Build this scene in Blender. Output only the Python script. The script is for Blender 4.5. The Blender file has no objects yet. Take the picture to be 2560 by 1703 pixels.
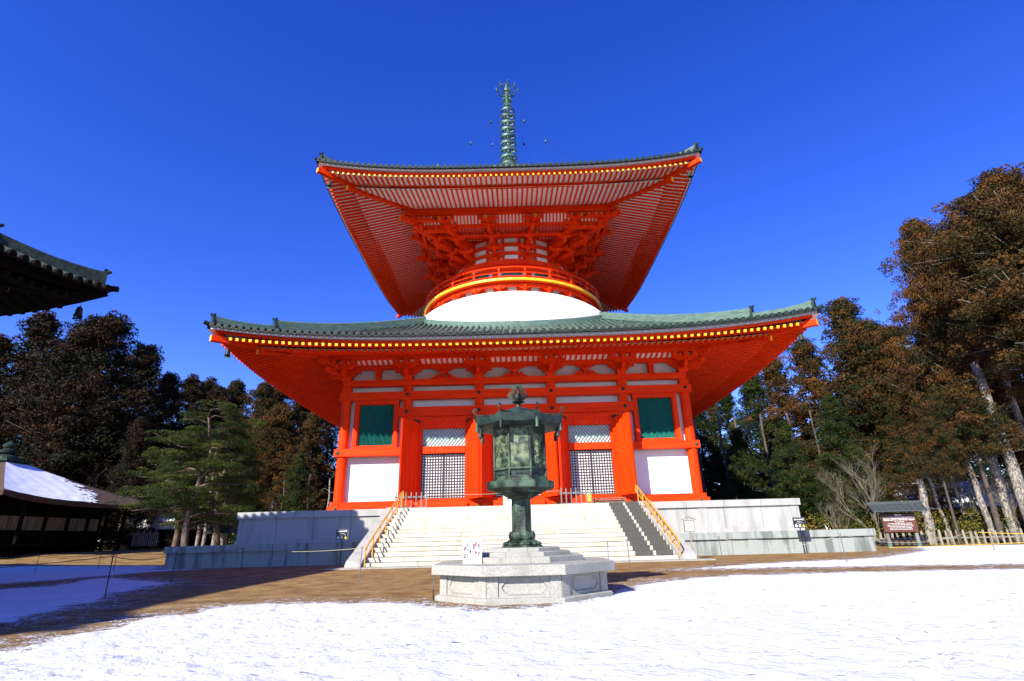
import bpy, math, random
import numpy as np
from mathutils import Vector, Matrix, noise
R_ = math.radians
random.seed(7)
SC = bpy.context.scene
COL = SC.collection

# ------------------------------------------------------------------ camera
def make_camera():
    yaw, p, r = .001, .3489, -.0259
    c, s = math.cos, math.sin
    fx = Vector((c(yaw), s(yaw), 0)); fy = Vector((-s(yaw), c(yaw), 0)); z = Vector((0, 0, 1))
    d = fy*c(p) + z*s(p); u = -fy*s(p) + z*c(p)
    Rt = fx*c(r) + u*s(r); Dn = fx*s(r) - u*c(r)
    m = Matrix((Rt, -Dn, -d)).transposed().to_4x4()
    m.translation = Vector((-.0965, -48.7836, 1.1869))
    cd = bpy.data.cameras.new('camera'); cd.sensor_width = 36; cd.lens = 1347.515/2560*36
    cd.clip_start = .1; cd.clip_end = 3000
    o = bpy.data.objects.new('camera', cd); o.matrix_world = m; COL.objects.link(o)
    SC.camera = o
make_camera()

# ------------------------------------------------------------------ light
SUN_AZ, SUN_EL = R_(32), R_(30.6)           # sun stands behind the viewer's left shoulder
w = bpy.data.worlds.new('World'); SC.world = w; w.use_nodes = True
nt = w.node_tree; nt.nodes.clear()
sky = nt.nodes.new('ShaderNodeTexSky'); sky.sky_type = 'NISHITA'; sky.sun_disc = False
sky.sun_elevation = SUN_EL
sky.sun_rotation = R_(180) + SUN_AZ
sky.altitude = 900; sky.air_density = 1.0; sky.dust_density = .1; sky.ozone_density = 4.0
hs = nt.nodes.new('ShaderNodeHueSaturation'); hs.inputs['Saturation'].default_value = 1.29; hs.inputs['Hue'].default_value = .531
bg = nt.nodes.new('ShaderNodeBackground'); bg.inputs[1].default_value = .15
ow = nt.nodes.new('ShaderNodeOutputWorld')
nt.links.new(sky.outputs[0], hs.inputs['Color']); nt.links.new(hs.outputs[0], bg.inputs[0]); nt.links.new(bg.outputs[0], ow.inputs[0])
sd = bpy.data.lights.new('sun', 'SUN'); sd.energy = 5.0; sd.angle = R_(.5); sd.color = (1, .95, .86)
so = bpy.data.objects.new('sun', sd); COL.objects.link(so)
tosun = Vector((-math.sin(SUN_AZ)*math.cos(SUN_EL), -math.cos(SUN_AZ)*math.cos(SUN_EL), math.sin(SUN_EL)))
so.rotation_euler = tosun.to_track_quat('Z', 'Y').to_euler()
so.location = (-30, -60, 60)
vs = SC.view_settings; vs.view_transform = 'Standard'; vs.look = 'None'; vs.exposure = 1.0; vs.gamma = 1
SC.cycles.max_bounces = 6; SC.cycles.diffuse_bounces = 3; SC.cycles.transparent_max_bounces = 4

# ------------------------------------------------------------------ materials
def mat(name, col, col2=None, scale=3., rough=.6, bump=0., bscale=20., metal=0., spec=.4, stretch=(1, 1, 1), detail=6., lo=.35, hi=.65, gen=False):
    m = bpy.data.materials.new(name); m.use_nodes = True
    n = m.node_tree; b = n.nodes['Principled BSDF']
    b.inputs['Roughness'].default_value = rough; b.inputs['Metallic'].default_value = metal
    b.inputs['Specular IOR Level'].default_value = spec
    b.inputs['Base Color'].default_value = (*col, 1)
    tc = n.nodes.new('ShaderNodeTexCoord'); mp = n.nodes.new('ShaderNodeMapping'); mp.inputs['Scale'].default_value = stretch
    n.links.new(tc.outputs['Object'], mp.inputs[0])
    if col2 is not None:
        t = n.nodes.new('ShaderNodeTexNoise'); t.inputs['Scale'].default_value = scale; t.inputs['Detail'].default_value = detail
        n.links.new(mp.outputs[0], t.inputs['Vector'])
        r = n.nodes.new('ShaderNodeValToRGB'); r.color_ramp.elements[0].position = lo; r.color_ramp.elements[1].position = hi
        r.color_ramp.elements[0].color = (*col, 1); r.color_ramp.elements[1].color = (*col2, 1)
        n.links.new(t.outputs[0], r.inputs[0]); n.links.new(r.outputs[0], b.inputs['Base Color'])
    if bump:
        t2 = n.nodes.new('ShaderNodeTexNoise'); t2.inputs['Scale'].default_value = bscale; t2.inputs['Detail'].default_value = 5
        n.links.new(mp.outputs[0], t2.inputs['Vector'])
        bn = n.nodes.new('ShaderNodeBump'); bn.inputs['Strength'].default_value = bump; bn.inputs['Distance'].default_value = .03
        n.links.new(t2.outputs[0], bn.inputs['Height']); n.links.new(bn.outputs[0], b.inputs['Normal'])
    return m
M = {}
M['red'] = mat('vermilion_paint', (.92, .052, .003), (.82, .038, .003), 1.2, .55, .12, 30, stretch=(1, 1, .25), spec=.08)
M['redx'] = mat('vermilion_paint_beam', (.92, .054, .003), (.82, .038, .003), 1.5, .55, .12, 30, stretch=(.2, 1, 1.5), spec=.08)
for k_ in ('red', 'redx'):
    n_ = M[k_].node_tree; b_ = n_.nodes['Principled BSDF']; src_ = b_.inputs['Base Color'].links[0].from_socket
    mp_ = n_.nodes.new('ShaderNodeMapping'); mp_.inputs['Scale'].default_value = (9, 9, .7) if k_ == 'red' else (.5, 9, 12)
    n_.links.new(n_.nodes['Texture Coordinate'].outputs['Object'], mp_.inputs[0])
    t_ = n_.nodes.new('ShaderNodeTexNoise'); t_.inputs['Scale'].default_value = 1.0; t_.inputs['Detail'].default_value = 9; t_.inputs['Roughness'].default_value = .7
    n_.links.new(mp_.outputs[0], t_.inputs['Vector'])
    r_ = n_.nodes.new('ShaderNodeValToRGB'); r_.color_ramp.elements[0].position = .38; r_.color_ramp.elements[1].position = .62
    r_.color_ramp.elements[0].color = (.74, .66, .6, 1); r_.color_ramp.elements[1].color = (1, 1, 1, 1); n_.links.new(t_.outputs[0], r_.inputs[0])
    mx_ = n_.nodes.new('ShaderNodeMix'); mx_.data_type = 'RGBA'; mx_.blend_type = 'MULTIPLY'; mx_.inputs[0].default_value = 1
    n_.links.new(src_, mx_.inputs[6]); n_.links.new(r_.outputs[0], mx_.inputs[7]); n_.links.new(mx_.outputs[2], b_.inputs['Base Color'])
M['yellow'] = mat('yellow_end_paint', (.85, .55, .02), (.80, .48, .015), 4, .5)
M['ochre'] = mat('ochre_shaded_end_paint', (.55, .17, .015), (.48, .13, .012), 4, .5)  # shade under the eaves is put into this ochre of the inner ends
M['white'] = mat('white_plaster', (.72, .71, .70), (.66, .65, .64), 1.0, .85, .05, 40, spec=.15)
M['soffit'] = mat('white_soffit_boards', (.86, .74, .68), (.78, .66, .60), 2, .8, spec=.1)
M['teal'] = mat('teal_green_paint', (.016, .21, .165), (.010, .15, .12), 3, .5)
M['copper'] = mat('green_copper_tiles', (.018, .038, .029), (.080, .135, .098), 2.2, .55, .25, 25, spec=.35, detail=9)
M['copperend'] = mat('dark_green_tile_ends', (.009, .015, .012), (.026, .044, .034), 6, .6, .3, 60, spec=.2)
M['ridge'] = mat('weathered_green_ridge', (.03, .062, .05), (.12, .20, .15), 3, .6, .4, 30, stretch=(.6, .6, 14), detail=9)
M['fascia'] = mat('grey_eave_board', (.42, .40, .42), (.33, .31, .33), 3, .7, stretch=(3, 3, .5))
M['black'] = mat('black_iron', (.012, .011, .010), (.03, .026, .02), 20, .5)
M['bronze'] = mat('old_bronze', (.10, .075, .035), (.05, .045, .03), 20, .5, metal=.3)
M['patina'] = mat('lantern_patina', (.007, .014, .009), (.070, .115, .070), 4.5, .5, .5, 45, metal=.15, lo=.42, hi=.66, detail=12, stretch=(1, 1, .5))
M['patinadark'] = mat('lantern_dark_patina', (.008, .015, .013), (.025, .05, .038), 5, .5, .3, 40, spec=.3)
M['patinalight'] = mat('lantern_bright_patina', (.014, .028, .015), (.13, .17, .085), 7, .5, .3, 60, spec=.45, lo=.4, hi=.6, detail=12)
M['spire'] = mat('spire_patina', (.022, .052, .040), (.095, .18, .135), 1.2, .5, .2, 12, metal=.2)
def stone_mat(name, c1, c2, c3, stain=.5):
    m = mat(name, c1, c2, 55, .8, .25, 60, spec=.2, lo=.44, hi=.56)
    n = m.node_tree; b = n.nodes['Principled BSDF']; src = b.inputs['Base Color'].links[0].from_socket
    tc = n.nodes['Texture Coordinate']; mp = n.nodes.new('ShaderNodeMapping'); mp.inputs['Scale'].default_value = (2.2, 2.2, .35)
    n.links.new(tc.outputs['Object'], mp.inputs[0])
    t = n.nodes.new('ShaderNodeTexNoise'); t.inputs['Scale'].default_value = .8; t.inputs['Detail'].default_value = 7
    n.links.new(mp.outputs[0], t.inputs['Vector'])
    r = n.nodes.new('ShaderNodeValToRGB'); r.color_ramp.elements[0].position = .52; r.color_ramp.elements[1].position = .64
    r.color_ramp.elements[0].color = (0, 0, 0, 1); r.color_ramp.elements[1].color = (stain, stain, stain, 1)
    n.links.new(t.outputs[0], r.inputs[0])
    mx = n.nodes.new('ShaderNodeMix'); mx.data_type = 'RGBA'; n.links.new(r.outputs[0], mx.inputs[0])
    n.links.new(src, mx.inputs[6]); mx.inputs[7].default_value = (*c3, 1); n.links.new(mx.outputs[2], b.inputs['Base Color'])
    return m
M['granite'] = stone_mat('pale_granite', (.40, .39, .36), (.31, .305, .28), (.18, .19, .165), .4)
M['granitewet'] = stone_mat('damp_granite', (.33, .345, .315), (.24, .26, .235), (.11, .13, .11), .85)
M['granite2'] = stone_mat('pale_granite_step', (.50, .465, .375), (.41, .385, .31), (.22, .225, .145), .35)
M['graniteb'] = stone_mat('speckled_granite', (.37, .36, .315), (.25, .245, .21), (.19, .19, .14), .4)
M['joint'] = mat('dark_joint', (.10, .10, .09), (.06, .06, .05), 8, .9)
M['mat'] = mat('black_rubber_mat', (.055, .053, .045), (.085, .08, .065), 30, .8, .5, 90, stretch=(6, 1, 1))
M['railyellow'] = mat('yellow_painted_rail', (.62, .30, .015), (.52, .23, .012), 8, .4)
M['wood'] = mat('weathered_wood', (.22, .17, .12), (.13, .10, .07), 6, .8, .3, 40, stretch=(1, 1, .15))
M['woodpale'] = mat('pale_wood', (.30, .26, .18), (.17, .145, .10), 6, .8, .3, 40, stretch=(1, 1, .15))
M['woodgrey'] = mat('grey_wood', (.20, .19, .175), (.11, .105, .095), 7, .8, .3, 40, stretch=(1, 1, .15))
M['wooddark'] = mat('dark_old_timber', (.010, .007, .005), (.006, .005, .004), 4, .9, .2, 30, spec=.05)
M['shojiwood'] = mat('dark_brown_lattice', (.035, .014, .008), (.02, .009, .006), 6, .6)
M['paper'] = mat('white_paper', (.66, .66, .64), (.62, .62, .60), 5, .9)
M['shoji'] = mat('shoji_paper', (.84, .84, .82), (.80, .80, .78), 5, .9)
M['signblack'] = mat('black_sign_face', (.006, .007, .012), None, rough=.35)
M['signwhite'] = mat('white_sign_paint', (.8, .8, .8), None, rough=.6)
M['signyellow'] = mat('yellow_sign_paint', (.75, .55, .02), None, rough=.6)
M['signred'] = mat('red_sign_paint', (.55, .05, .03), None, rough=.6)
M['ink'] = mat('black_ink', (.02, .018, .03), None, rough=.8)
M['brownboard'] = mat('red_brown_board', (.095, .026, .013), (.08, .022, .012), 5, .6)
M['slate'] = mat('dark_metal_roof', (.035, .045, .045), (.05, .06, .058), 4, .55)
M['snow'] = mat('roof_snow', (.82, .84, .88), (.76, .79, .85), 5, .75, .3, 12, spec=.2)
M['thatch'] = mat('cypress_bark_roof', (.09, .05, .032), (.05, .03, .02), 3, .9, .4, 30, stretch=(.4, 3, 1))
M['steel'] = mat('galvanised_steel', (.20, .20, .19), (.14, .14, .13), 20, .45, metal=.6)
M['rust'] = mat('rusty_iron_post', (.05, .035, .025), (.03, .022, .018), 20, .7)
M['rope'] = mat('pale_rope', (.40, .37, .30), (.30, .27, .2), 40, .9)
M['ropey'] = mat('yellow_rope', (.60, .40, .03), None, rough=.8)
M['bark'] = mat('cedar_bark', (.10, .075, .055), (.045, .035, .028), 3, .9, .6, 12, stretch=(4, 4, .5))
M['barkpale'] = mat('pale_grey_bark', (.30, .27, .23), (.10, .085, .07), 5, .9, .5, 20, stretch=(2, 2, 1), lo=.4, hi=.6)
M['barkred'] = mat('red_pine_bark', (.15, .10, .07), (.06, .045, .038), 4, .9, .6, 15, stretch=(2, 2, .6))
M['twig'] = mat('bare_twigs', (.15, .13, .09), (.08, .066, .048), 6, .9)

def leaf_mat(name, c1, c2, c3):
    m = bpy.data.materials.new(name); m.use_nodes = True; n = m.node_tree; b = n.nodes['Principled BSDF']
    b.inputs['Roughness'].default_value = .75; b.inputs['Specular IOR Level'].default_value = .12
    a = n.nodes.new('ShaderNodeAttribute'); a.attribute_name = 'tint'
    oi = n.nodes.new('ShaderNodeObjectInfo')
    ad = n.nodes.new('ShaderNodeMath'); ad.operation = 'MULTIPLY_ADD'; ad.inputs[1].default_value = .22; 
    n.links.new(oi.outputs['Random'], ad.inputs[0]); n.links.new(a.outputs['Fac'], ad.inputs[2])
    r = n.nodes.new('ShaderNodeValToRGB'); e = r.color_ramp.elements
    e[0].position = .1; e[0].color = (*c1, 1); e[1].position = 1.1 if False else 1.0; e[1].color = (*c3, 1)
    k = e.new(.55); k.color = (*c2, 1)
    n.links.new(ad.outputs[0], r.inputs[0]); n.links.new(r.outputs[0], b.inputs['Base Color'])
    return m
M['cedar_brown'] = leaf_mat('cedar_winter_brown', (.010, .020, .005), (.046, .026, .007), (.110, .046, .010))
M['cedar_dark'] = leaf_mat('cedar_dark_brown', (.007, .011, .004), (.022, .013, .005), (.050, .022, .008))
M['cedar_green'] = leaf_mat('cedar_green', (.006, .016, .004), (.018, .032, .006), (.058, .052, .010))
M['pine'] = leaf_mat('pine_needles', (.009, .019, .004), (.028, .043, .007), (.075, .085, .013))
M['shrub'] = leaf_mat('shrub_leaves', (.02, .045, .01), (.07, .08, .015), (.20, .14, .02))

# ------------------------------------------------------------------ mesh builder
class MB:
    def __init__(s): s.v = []; s.f = []; s.m = []; s.T = None
    def add(s, vs, fs, mi=0):
        o = len(s.v)
        if s.T is not None: vs = [s.T @ Vector(p) for p in vs]
        s.v += [tuple(p) for p in vs]; s.f += [tuple(i+o for i in f) for f in fs]; s.m += [mi]*len(fs)
        return s
    def box(s, x0, x1, y0, y1, z0, z1, mi=0):
        vs = [(x, y, z) for z in (z0, z1) for y in (y0, y1) for x in (x0, x1)]
        return s.add(vs, [(0, 2, 3, 1), (4, 5, 7, 6), (0, 1, 5, 4), (2, 6, 7, 3), (0, 4, 6, 2), (1, 3, 7, 5)], mi)
    def frame(s, p, q, up):
        p = Vector(p); q = Vector(q); d = (q-p).normalized(); u = Vector(up)
        if abs(d.dot(u)) > .99: u = Vector((0, 1, 0))
        r = d.cross(u).normalized(); u2 = r.cross(d).normalized(); return p, q, r, u2
    def bar(s, p, q, w_, h, up=(0, 0, 1), mi=0, endmi=None, w2=None, h2=None):
        p, q, r, u = s.frame(p, q, up); w2 = w_ if w2 is None else w2; h2 = h if h2 is None else h2
        vs = []
        for c, ww, hh in ((p, w_, h), (q, w2, h2)):
            for a, b in ((-1, -1), (1, -1), (1, 1), (-1, 1)): vs.append(c + r*a*ww/2 + u*b*hh/2)
        s.add(vs, [(0, 3, 2, 1), (0, 1, 5, 4), (1, 2, 6, 5), (2, 3, 7, 6), (3, 0, 4, 7)], mi)
        s.f.append(tuple(i + len(s.v)-8 for i in (4, 5, 6, 7))); s.m.append(mi if endmi is None else endmi)
        return s
    def tube(s, p, q, r1, r2=None, n=8, mi=0, endmi=None, cap=True):
        r2 = r1 if r2 is None else r2
        p, q, r, u = s.frame(p, q, (0, 0, 1)); vs = []
        for c, rr in ((p, r1), (q, r2)):
            for i in range(n):
                a = 2*math.pi*i/n; vs.append(c + r*math.cos(a)*rr + u*math.sin(a)*rr)
        fs = [(i, (i+1) % n, n+(i+1) % n, n+i) for i in range(n)]
        s.add(vs, fs, mi)
        if cap:
            o = len(s.v)-2*n
            s.f.append(tuple(o+i for i in reversed(range(n)))); s.m.append(mi)
            s.f.append(tuple(o+n+i for i in range(n))); s.m.append(mi if endmi is None else endmi)
        return s
    def path(s, pts, r, n=6, mi=0, r2=None):
        pts = [Vector(p) for p in pts]; N = len(pts); vs = []
        for i, c in enumerate(pts):
            d = (pts[min(i+1, N-1)]-pts[max(i-1, 0)]).normalized(); up = Vector((0, 0, 1))
            if abs(d.dot(up)) > .95: up = Vector((0, 1, 0))
            a = d.cross(up).normalized(); b = a.cross(d); rr = r if r2 is None else r+(r2-r)*i/(N-1)
            for k in range(n):
                t = 2*math.pi*k/n; vs.append(c + a*math.cos(t)*rr + b*math.sin(t)*rr)
        fs = [(i*n+k, i*n+(k+1) % n, (i+1)*n+(k+1) % n, (i+1)*n+k) for i in range(N-1) for k in range(n)]
        fs += [tuple(reversed(range(n))), tuple((N-1)*n+k for k in range(n))]
        return s.add(vs, fs, mi)
    def lathe(s, prof, n=24, c=(0, 0), a0=0., mi=0, closed=False, corner=None):
        vs = []
        for j, (r, z) in enumerate(prof):
            for i in range(n):
                a = a0+2*math.pi*i/n; vs.append((c[0]+r*math.cos(a), c[1]+r*math.sin(a), z))
        k = len(prof)
        fs = [(j*n+i, j*n+(i+1) % n, (j+1)*n+(i+1) % n, (j+1)*n+i) for j in range(k-1) for i in range(n)]
        if closed: fs += [((k-1)*n+i, (k-1)*n+(i+1) % n, (i+1) % n, i) for i in range(n)]
        else:
            if prof[0][0] > 1e-4: fs.append(tuple(reversed(range(n))))
            if prof[-1][0] > 1e-4: fs.append(tuple((k-1)*n+i for i in range(n)))
        return s.add(vs, fs, mi)
    def prism(s, poly, o, u, v, th, mi=0):
        """poly of (a,b) in the plane o+a*u+b*z, extruded +-th/2 along v"""
        o = Vector(o); u = Vector(u); v = Vector(v); z = Vector((0, 0, 1)); n = len(poly)
        vs = [o+u*a+z*b+v*e*th/2 for e in (-1, 1) for a, b in poly]
        fs = [tuple(range(n)), tuple(reversed(range(n, 2*n)))]+[(i, n+i, n+(i+1) % n, (i+1) % n) for i in range(n)]
        return s.add(vs, fs, mi)
    def grid(s, fn, nu, nv, mi=0):
        vs = [fn(i/nu, j/nv) for j in range(nv+1) for i in range(nu+1)]
        fs = [(j*(nu+1)+i, j*(nu+1)+i+1, (j+1)*(nu+1)+i+1, (j+1)*(nu+1)+i) for j in range(nv) for i in range(nu)]
        return s.add(vs, fs, mi)
    def ball(s, c, r, n=8, sz=1., mi=0):
        prof = [(max(r*math.sin(math.pi*i/n), 0), c[2]-r*sz*math.cos(math.pi*i/n)) for i in range(n+1)]
        prof[0] = (0.0, prof[0][1]); prof[-1] = (0.0, prof[-1][1])
        return s.lathe(prof, n+2, (c[0], c[1]), mi=mi)
    def build(s, name, m, parent=None, smooth=False, **kw):
        me = bpy.data.meshes.new(name); me.from_pydata(s.v, [], s.f)
        for x in (m if isinstance(m, (list, tuple)) else [m]): me.materials.append(M[x])
        if any(s.m): me.polygons.foreach_set('material_index', s.m)
        me.update()
        if smooth:
            me.polygons.foreach_set('use_smooth', [True]*len(me.polygons))
            if smooth != 'all': me.set_sharp_from_angle(angle=R_(40))
        o = bpy.data.objects.new(name, me); COL.objects.link(o)
        if parent is not None: o.parent = parent
        tag(o, **kw)
        return o
def tag(o, label=None, cat=None, group=None, kind=None):
    if label: o['label'] = label
    if cat: o['category'] = cat
    if group: o['group'] = group
    if kind: o['kind'] = kind
    return o
def thing(name, label, cat, loc=(0, 0, 0), rz=0, group=None):
    o = bpy.data.objects.new(name, None); o.empty_display_size = .3; o.location = loc; o.rotation_euler = (0, 0, rz)
    COL.objects.link(o); return tag(o, label, cat, group)
def copy_tree(o, parent=None):
    c = o.copy(); COL.objects.link(c)
    if parent is not None: c.parent = parent
    for ch in list(o.children): copy_tree(ch, c)
    return c
def rot4(k, c=(0, 0)):
    return Matrix.Translation((c[0], c[1], 0)) @ Matrix.Rotation(k*math.pi/2, 4, 'Z')
def text_mb(body, size, mb, o, u, v_up, mi=0, vertical=False, align='CENTER', ext=.002):
    """writes real letters into mb, standing in the plane (u, v_up) at o"""
    cu = bpy.data.curves.new('t', 'FONT'); cu.body = '\n'.join(body) if vertical else body
    cu.size = size; cu.align_x = align; cu.align_y = 'CENTER'; cu.resolution_u = 1; cu.space_line = .85 if vertical else 1; cu.offset = size*.018
    ob = bpy.data.objects.new('t', cu); COL.objects.link(ob)
    dg = bpy.context.evaluated_depsgraph_get(); e = ob.evaluated_get(dg); me = e.to_mesh()
    o = Vector(o); u = Vector(u); vu = Vector(v_up)
    mb.add([o+u*p.co.x+vu*p.co.y for p in me.vertices], [tuple(p.vertices) for p in me.polygons], mi)
    e.to_mesh_clear(); bpy.data.objects.remove(ob); bpy.data.curves.remove(cu)

# ================================================================== GROUND
def inpoly(x, y, P):
    c = np.zeros_like(x, bool); n = len(P); j = n-1
    for i in range(n):
        xi, yi = P[i]; xj, yj = P[j]
        t = ((yi > y) != (yj > y)) & (x < (xj-xi)*(y-yi)/((yj-yi) if yj != yi else 1e-9)+xi); c ^= t; j = i
    return c
def sdist(x, y, P):
    d = np.full_like(x, 1e9); n = len(P)
    for i in range(n):
        ax, ay = P[i]; bx, by = P[(i+1) % n]; dx, dy = bx-ax, by-ay
        t = np.clip(((x-ax)*dx+(y-ay)*dy)/(dx*dx+dy*dy+1e-12), 0, 1)
        d = np.minimum(d, np.hypot(x-ax-t*dx, y-ay-t*dy))
    return np.where(inpoly(x, y, P), d, -d)
FG = [(-6.45, -90), (-6.45, -41.4), (-6.5, -40.5), (-6.6, -38.8), (-6.2, -37.1), (-5.45, -36.5), (-3.1, -36.8), (-1.7, -37.5), (-.8, -38.5), (.3, -38.45), (1.7, -36.7), (2.6, -34.4), (4.7, -32.7), (7.4, -32.1), (13.9, -32.5), (90, -36), (90, -90)]
SR = [(5.5, -29), (9, -26.8), (14, -25.2), (17, -22.5), (19.8, -20), (22, -17), (24, -13.4), (30, -14.5), (90, -17), (90, -33.5), (40, -31.8), (15.4, -30.7), (8.5, -29.6)]
SA = [(-9.15, -90), (-9.05, -38.5), (-9.35, -36.7), (-10.8, -33.3), (-11.6, -29.4), (-14.2, -26.9), (-17, -24.7), (-16.6, -26.7), (-15.7, -29.5), (-16.5, -30.4), (-24, -38), (-24, -90)]
SB = [(-20.2, -28.5), (-18.4, -25.9), (-18.2, -22.9), (-17.6, -20.2), (-16.0, -18.9), (-19.6, -18.3), (-19.6, -16.5), (-23, -12.2), (-28.5, -12.5), (-60, -14), (-60, -40)]
def lift_g(x, y):
    a = np.clip((-x-22)/14, 0, 1); b = np.clip((y+18)/16, 0, 1); a = a*a*(3-2*a); b = b*b*(3-2*b)
    return .85*a*b
def ground():
    def axis(lo, hi, c0, c1, fine, coarse):
        a = list(np.arange(lo, c0, coarse))+list(np.arange(c0, c1, fine))+list(np.arange(c1, hi+.01, coarse)); return np.array(a)
    xs = np.array(sorted(set(np.round(np.concatenate([axis(-70, 70, -22, 24, .22, 1.0), np.arange(-9, 11, .085)]), 3)))); ys = np.array(sorted(set(np.round(np.concatenate([np.arange(-60, -47.5, 1.), np.arange(-47.4, -37, .06), np.arange(-37, -14, .15), np.arange(-14, 61, 1.)]), 3))))
    xs = xs[np.concatenate([[True], np.diff(xs) > .03])]
    X, Y = np.meshgrid(xs, ys); s = np.full(X.shape, -9.)
    for P in (FG, SR, SA, SB): s = np.maximum(s, sdist(X, Y, P))
    nz = np.empty(X.shape)
    it = nz.ravel(); fx = X.ravel(); fy = Y.ravel()
    hz = np.empty(X.size)
    for i in range(X.size):
        p = Vector((fx[i]*.9, fy[i]*.9, 0)); it[i] = noise.noise(p)*.5+noise.noise(p*3.3)*.22+noise.noise(p*9.)*.1
        q = Vector((fx[i]*2.2, fy[i]*2.2, 5)); hz[i] = noise.noise(q)*.010+noise.noise(q*2.7)*.007
    m = np.where(s+nz > 0, .5+(s+nz)*1.1, .5+(s+nz*1.2)*.2); m = np.clip(m, 0, 1)
    Z = lift_g(X, Y)+m*.035+hz.reshape(X.shape)*(.5+m)
    # trodden snow: soft dents everywhere, and a few walked tracks
    nd = np.array([noise.noise(Vector((fx[i]*4.3, fy[i]*3.1, 9.))) for i in range(X.size)]).reshape(X.shape)
    Z -= m*np.clip(nd-.12, 0, .3)*.075
    rf = np.random.default_rng(4)
    for (ax, ay, bx_, by_) in ((-6, -45.6, 9, -40), (-5.8, -43.5, 6, -38.8), (-2, -46.5, 3, -39), (1, -45.8, 10, -37), (-6.3, -42.4, -.5, -38.9), (3, -46, 5.5, -35), (-4.5, -46.2, -4.2, -38), (8, -45, 7, -34), (-6, -44.6, 2, -44), (4, -43, 15, -40)):
        L = math.hypot(bx_-ax, by_-ay); n = int(L/.38); dx, dy = (bx_-ax)/L, (by_-ay)/L
        for i in range(n):
            sd_ = (.11 if i % 2 else -.11)+rf.normal()*.05; cx = ax+dx*L*i/n-dy*sd_+rf.normal()*.04; cy = ay+dy*L*i/n+dx*sd_+rf.normal()*.04
            i0, i1 = np.searchsorted(xs, (cx-.3, cx+.3)); j0, j1 = np.searchsorted(ys, (cy-.3, cy+.3))
            XX = X[j0:j1, i0:i1]-cx; YY = Y[j0:j1, i0:i1]-cy; u = XX*dx+YY*dy; v_ = -XX*dy+YY*dx
            q = (u/.15)**2+(v_/.062)**2
            Z[j0:j1, i0:i1] += np.where(q < 1, -.032, .010*np.exp(-(q-1)*1.2))*m[j0:j1, i0:i1]
    Z = np.where((np.abs(X) < 16) & (np.abs(Y) < 14), -.05, Z)
    v = np.stack([X.ravel(), Y.ravel(), Z.ravel()], 1)
    # far skirt to the horizon
    nu, nv = len(xs), len(ys)
    I = np.arange(nu*nv).reshape(nv, nu)
    q = np.stack([I[:-1, :-1], I[:-1, 1:], I[1:, 1:], I[1:, :-1]], -1).reshape(-1, 4)
    v = v.tolist(); q = q.tolist(); mm = m.ravel().tolist()
    ring = [I[0, 0], I[0, -1], I[-1, -1], I[-1, 0]]
    for bx in (((-70, -60), (70, -60)), ((70, -60), (70, 60)), ((70, 60), (-70, 60)), ((-70, 60), (-70, -60))):
        (ax, ay), (cx, cy) = bx; o = len(v)
        v += [[ax, ay, 0 if ay < 0 else lift_g(np.float64(ax), np.float64(ay))*1.0], [cx, cy, 0 if cy < 0 else float(lift_g(np.float64(cx), np.float64(cy)))], [cx*25, cy*25, -.5], [ax*25, ay*25, -.5]]
        mm += [0]*4; q.append([o, o+3, o+2, o+1])
    me = bpy.data.meshes.new('ground'); me.from_pydata(v, [], q)
    at = me.attributes.new('snow', 'FLOAT', 'POINT'); at.data.foreach_set('value', mm)
    me.polygons.foreach_set('use_smooth', [True]*len(me.polygons))
    m_ = bpy.data.materials.new('snow_and_earth'); m_.use_nodes = True; n = m_.node_tree; b = n.nodes['Principled BSDF']; L = n.links.new
    a = n.nodes.new('ShaderNodeAttribute'); a.attribute_name = 'snow'
    tc = n.nodes.new('ShaderNodeTexCoord')
    def nz_(sc, det=8, ro=.6):
        t = n.nodes.new('ShaderNodeTexNoise'); t.inputs['Scale'].default_value = sc; t.inputs['Detail'].default_value = det; t.inputs['Roughness'].default_value = ro
        L(tc.outputs['Object'], t.inputs['Vector']); return t.outputs[0]
    def mth(op, x, y, z=None, cl=False):
        k = n.nodes.new('ShaderNodeMath'); k.operation = op; k.use_clamp = cl
        for i, t in enumerate((x, y, z)):
            if t is None: continue
            if isinstance(t, (int, float)): k.inputs[i].default_value = t
            else: L(t, k.inputs[i])
        return k.outputs[0]
    def ramp(f, stops):
        r = n.nodes.new('ShaderNodeValToRGB'); e = r.color_ramp.elements
        for i, (p, c) in enumerate(stops):
            k = e[i] if i < 2 else e.new(p)
            k.position = p; k.color = (*c, 1)
        L(f, r.inputs[0]); return r.outputs[0]
    n1 = nz_(5.); n2 = nz_(28.)
    f = mth('ADD', a.outputs['Fac'], mth('MULTIPLY', mth('SUBTRACT', mth('ADD', n1, n2), 1.), 1.5))
    fac = ramp(f, [(.42, (0, 0, 0)), (.60, (1, 1, 1))])
    earth = ramp(nz_(1.3, 10, .65), [(.3, (.10, .048, .017)), (.7, (.34, .235, .10)), (.5, (.24, .14, .05))])
    fleck = ramp(nz_(60., 4), [(.60, (0, 0, 0)), (.70, (1, 1, 1))])
    mx = n.nodes.new('ShaderNodeMix'); mx.data_type = 'RGBA'; L(mth('MULTIPLY', fleck, .35), mx.inputs[0]); L(earth, mx.inputs[6]); mx.inputs[7].default_value = (.42, .33, .22, 1)
    # snow with trodden dents and grit
    sn = ramp(nz_(.7, 8), [(.3, (.60, .61, .62)), (.7, (.68, .68, .67))])
    v_ = n.nodes.new('ShaderNodeTexVoronoi'); v_.inputs['Scale'].default_value = 3.2; v_.feature = 'F1'
    mpv = n.nodes.new('ShaderNodeMapping'); mpv.inputs['Scale'].default_value = (1, 1.6, 1); mpv.inputs['Rotation'].default_value = (0, 0, .5)
    L(tc.outputs['Object'], mpv.inputs[0]); L(mpv.outputs[0], v_.inputs['Vector'])
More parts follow.
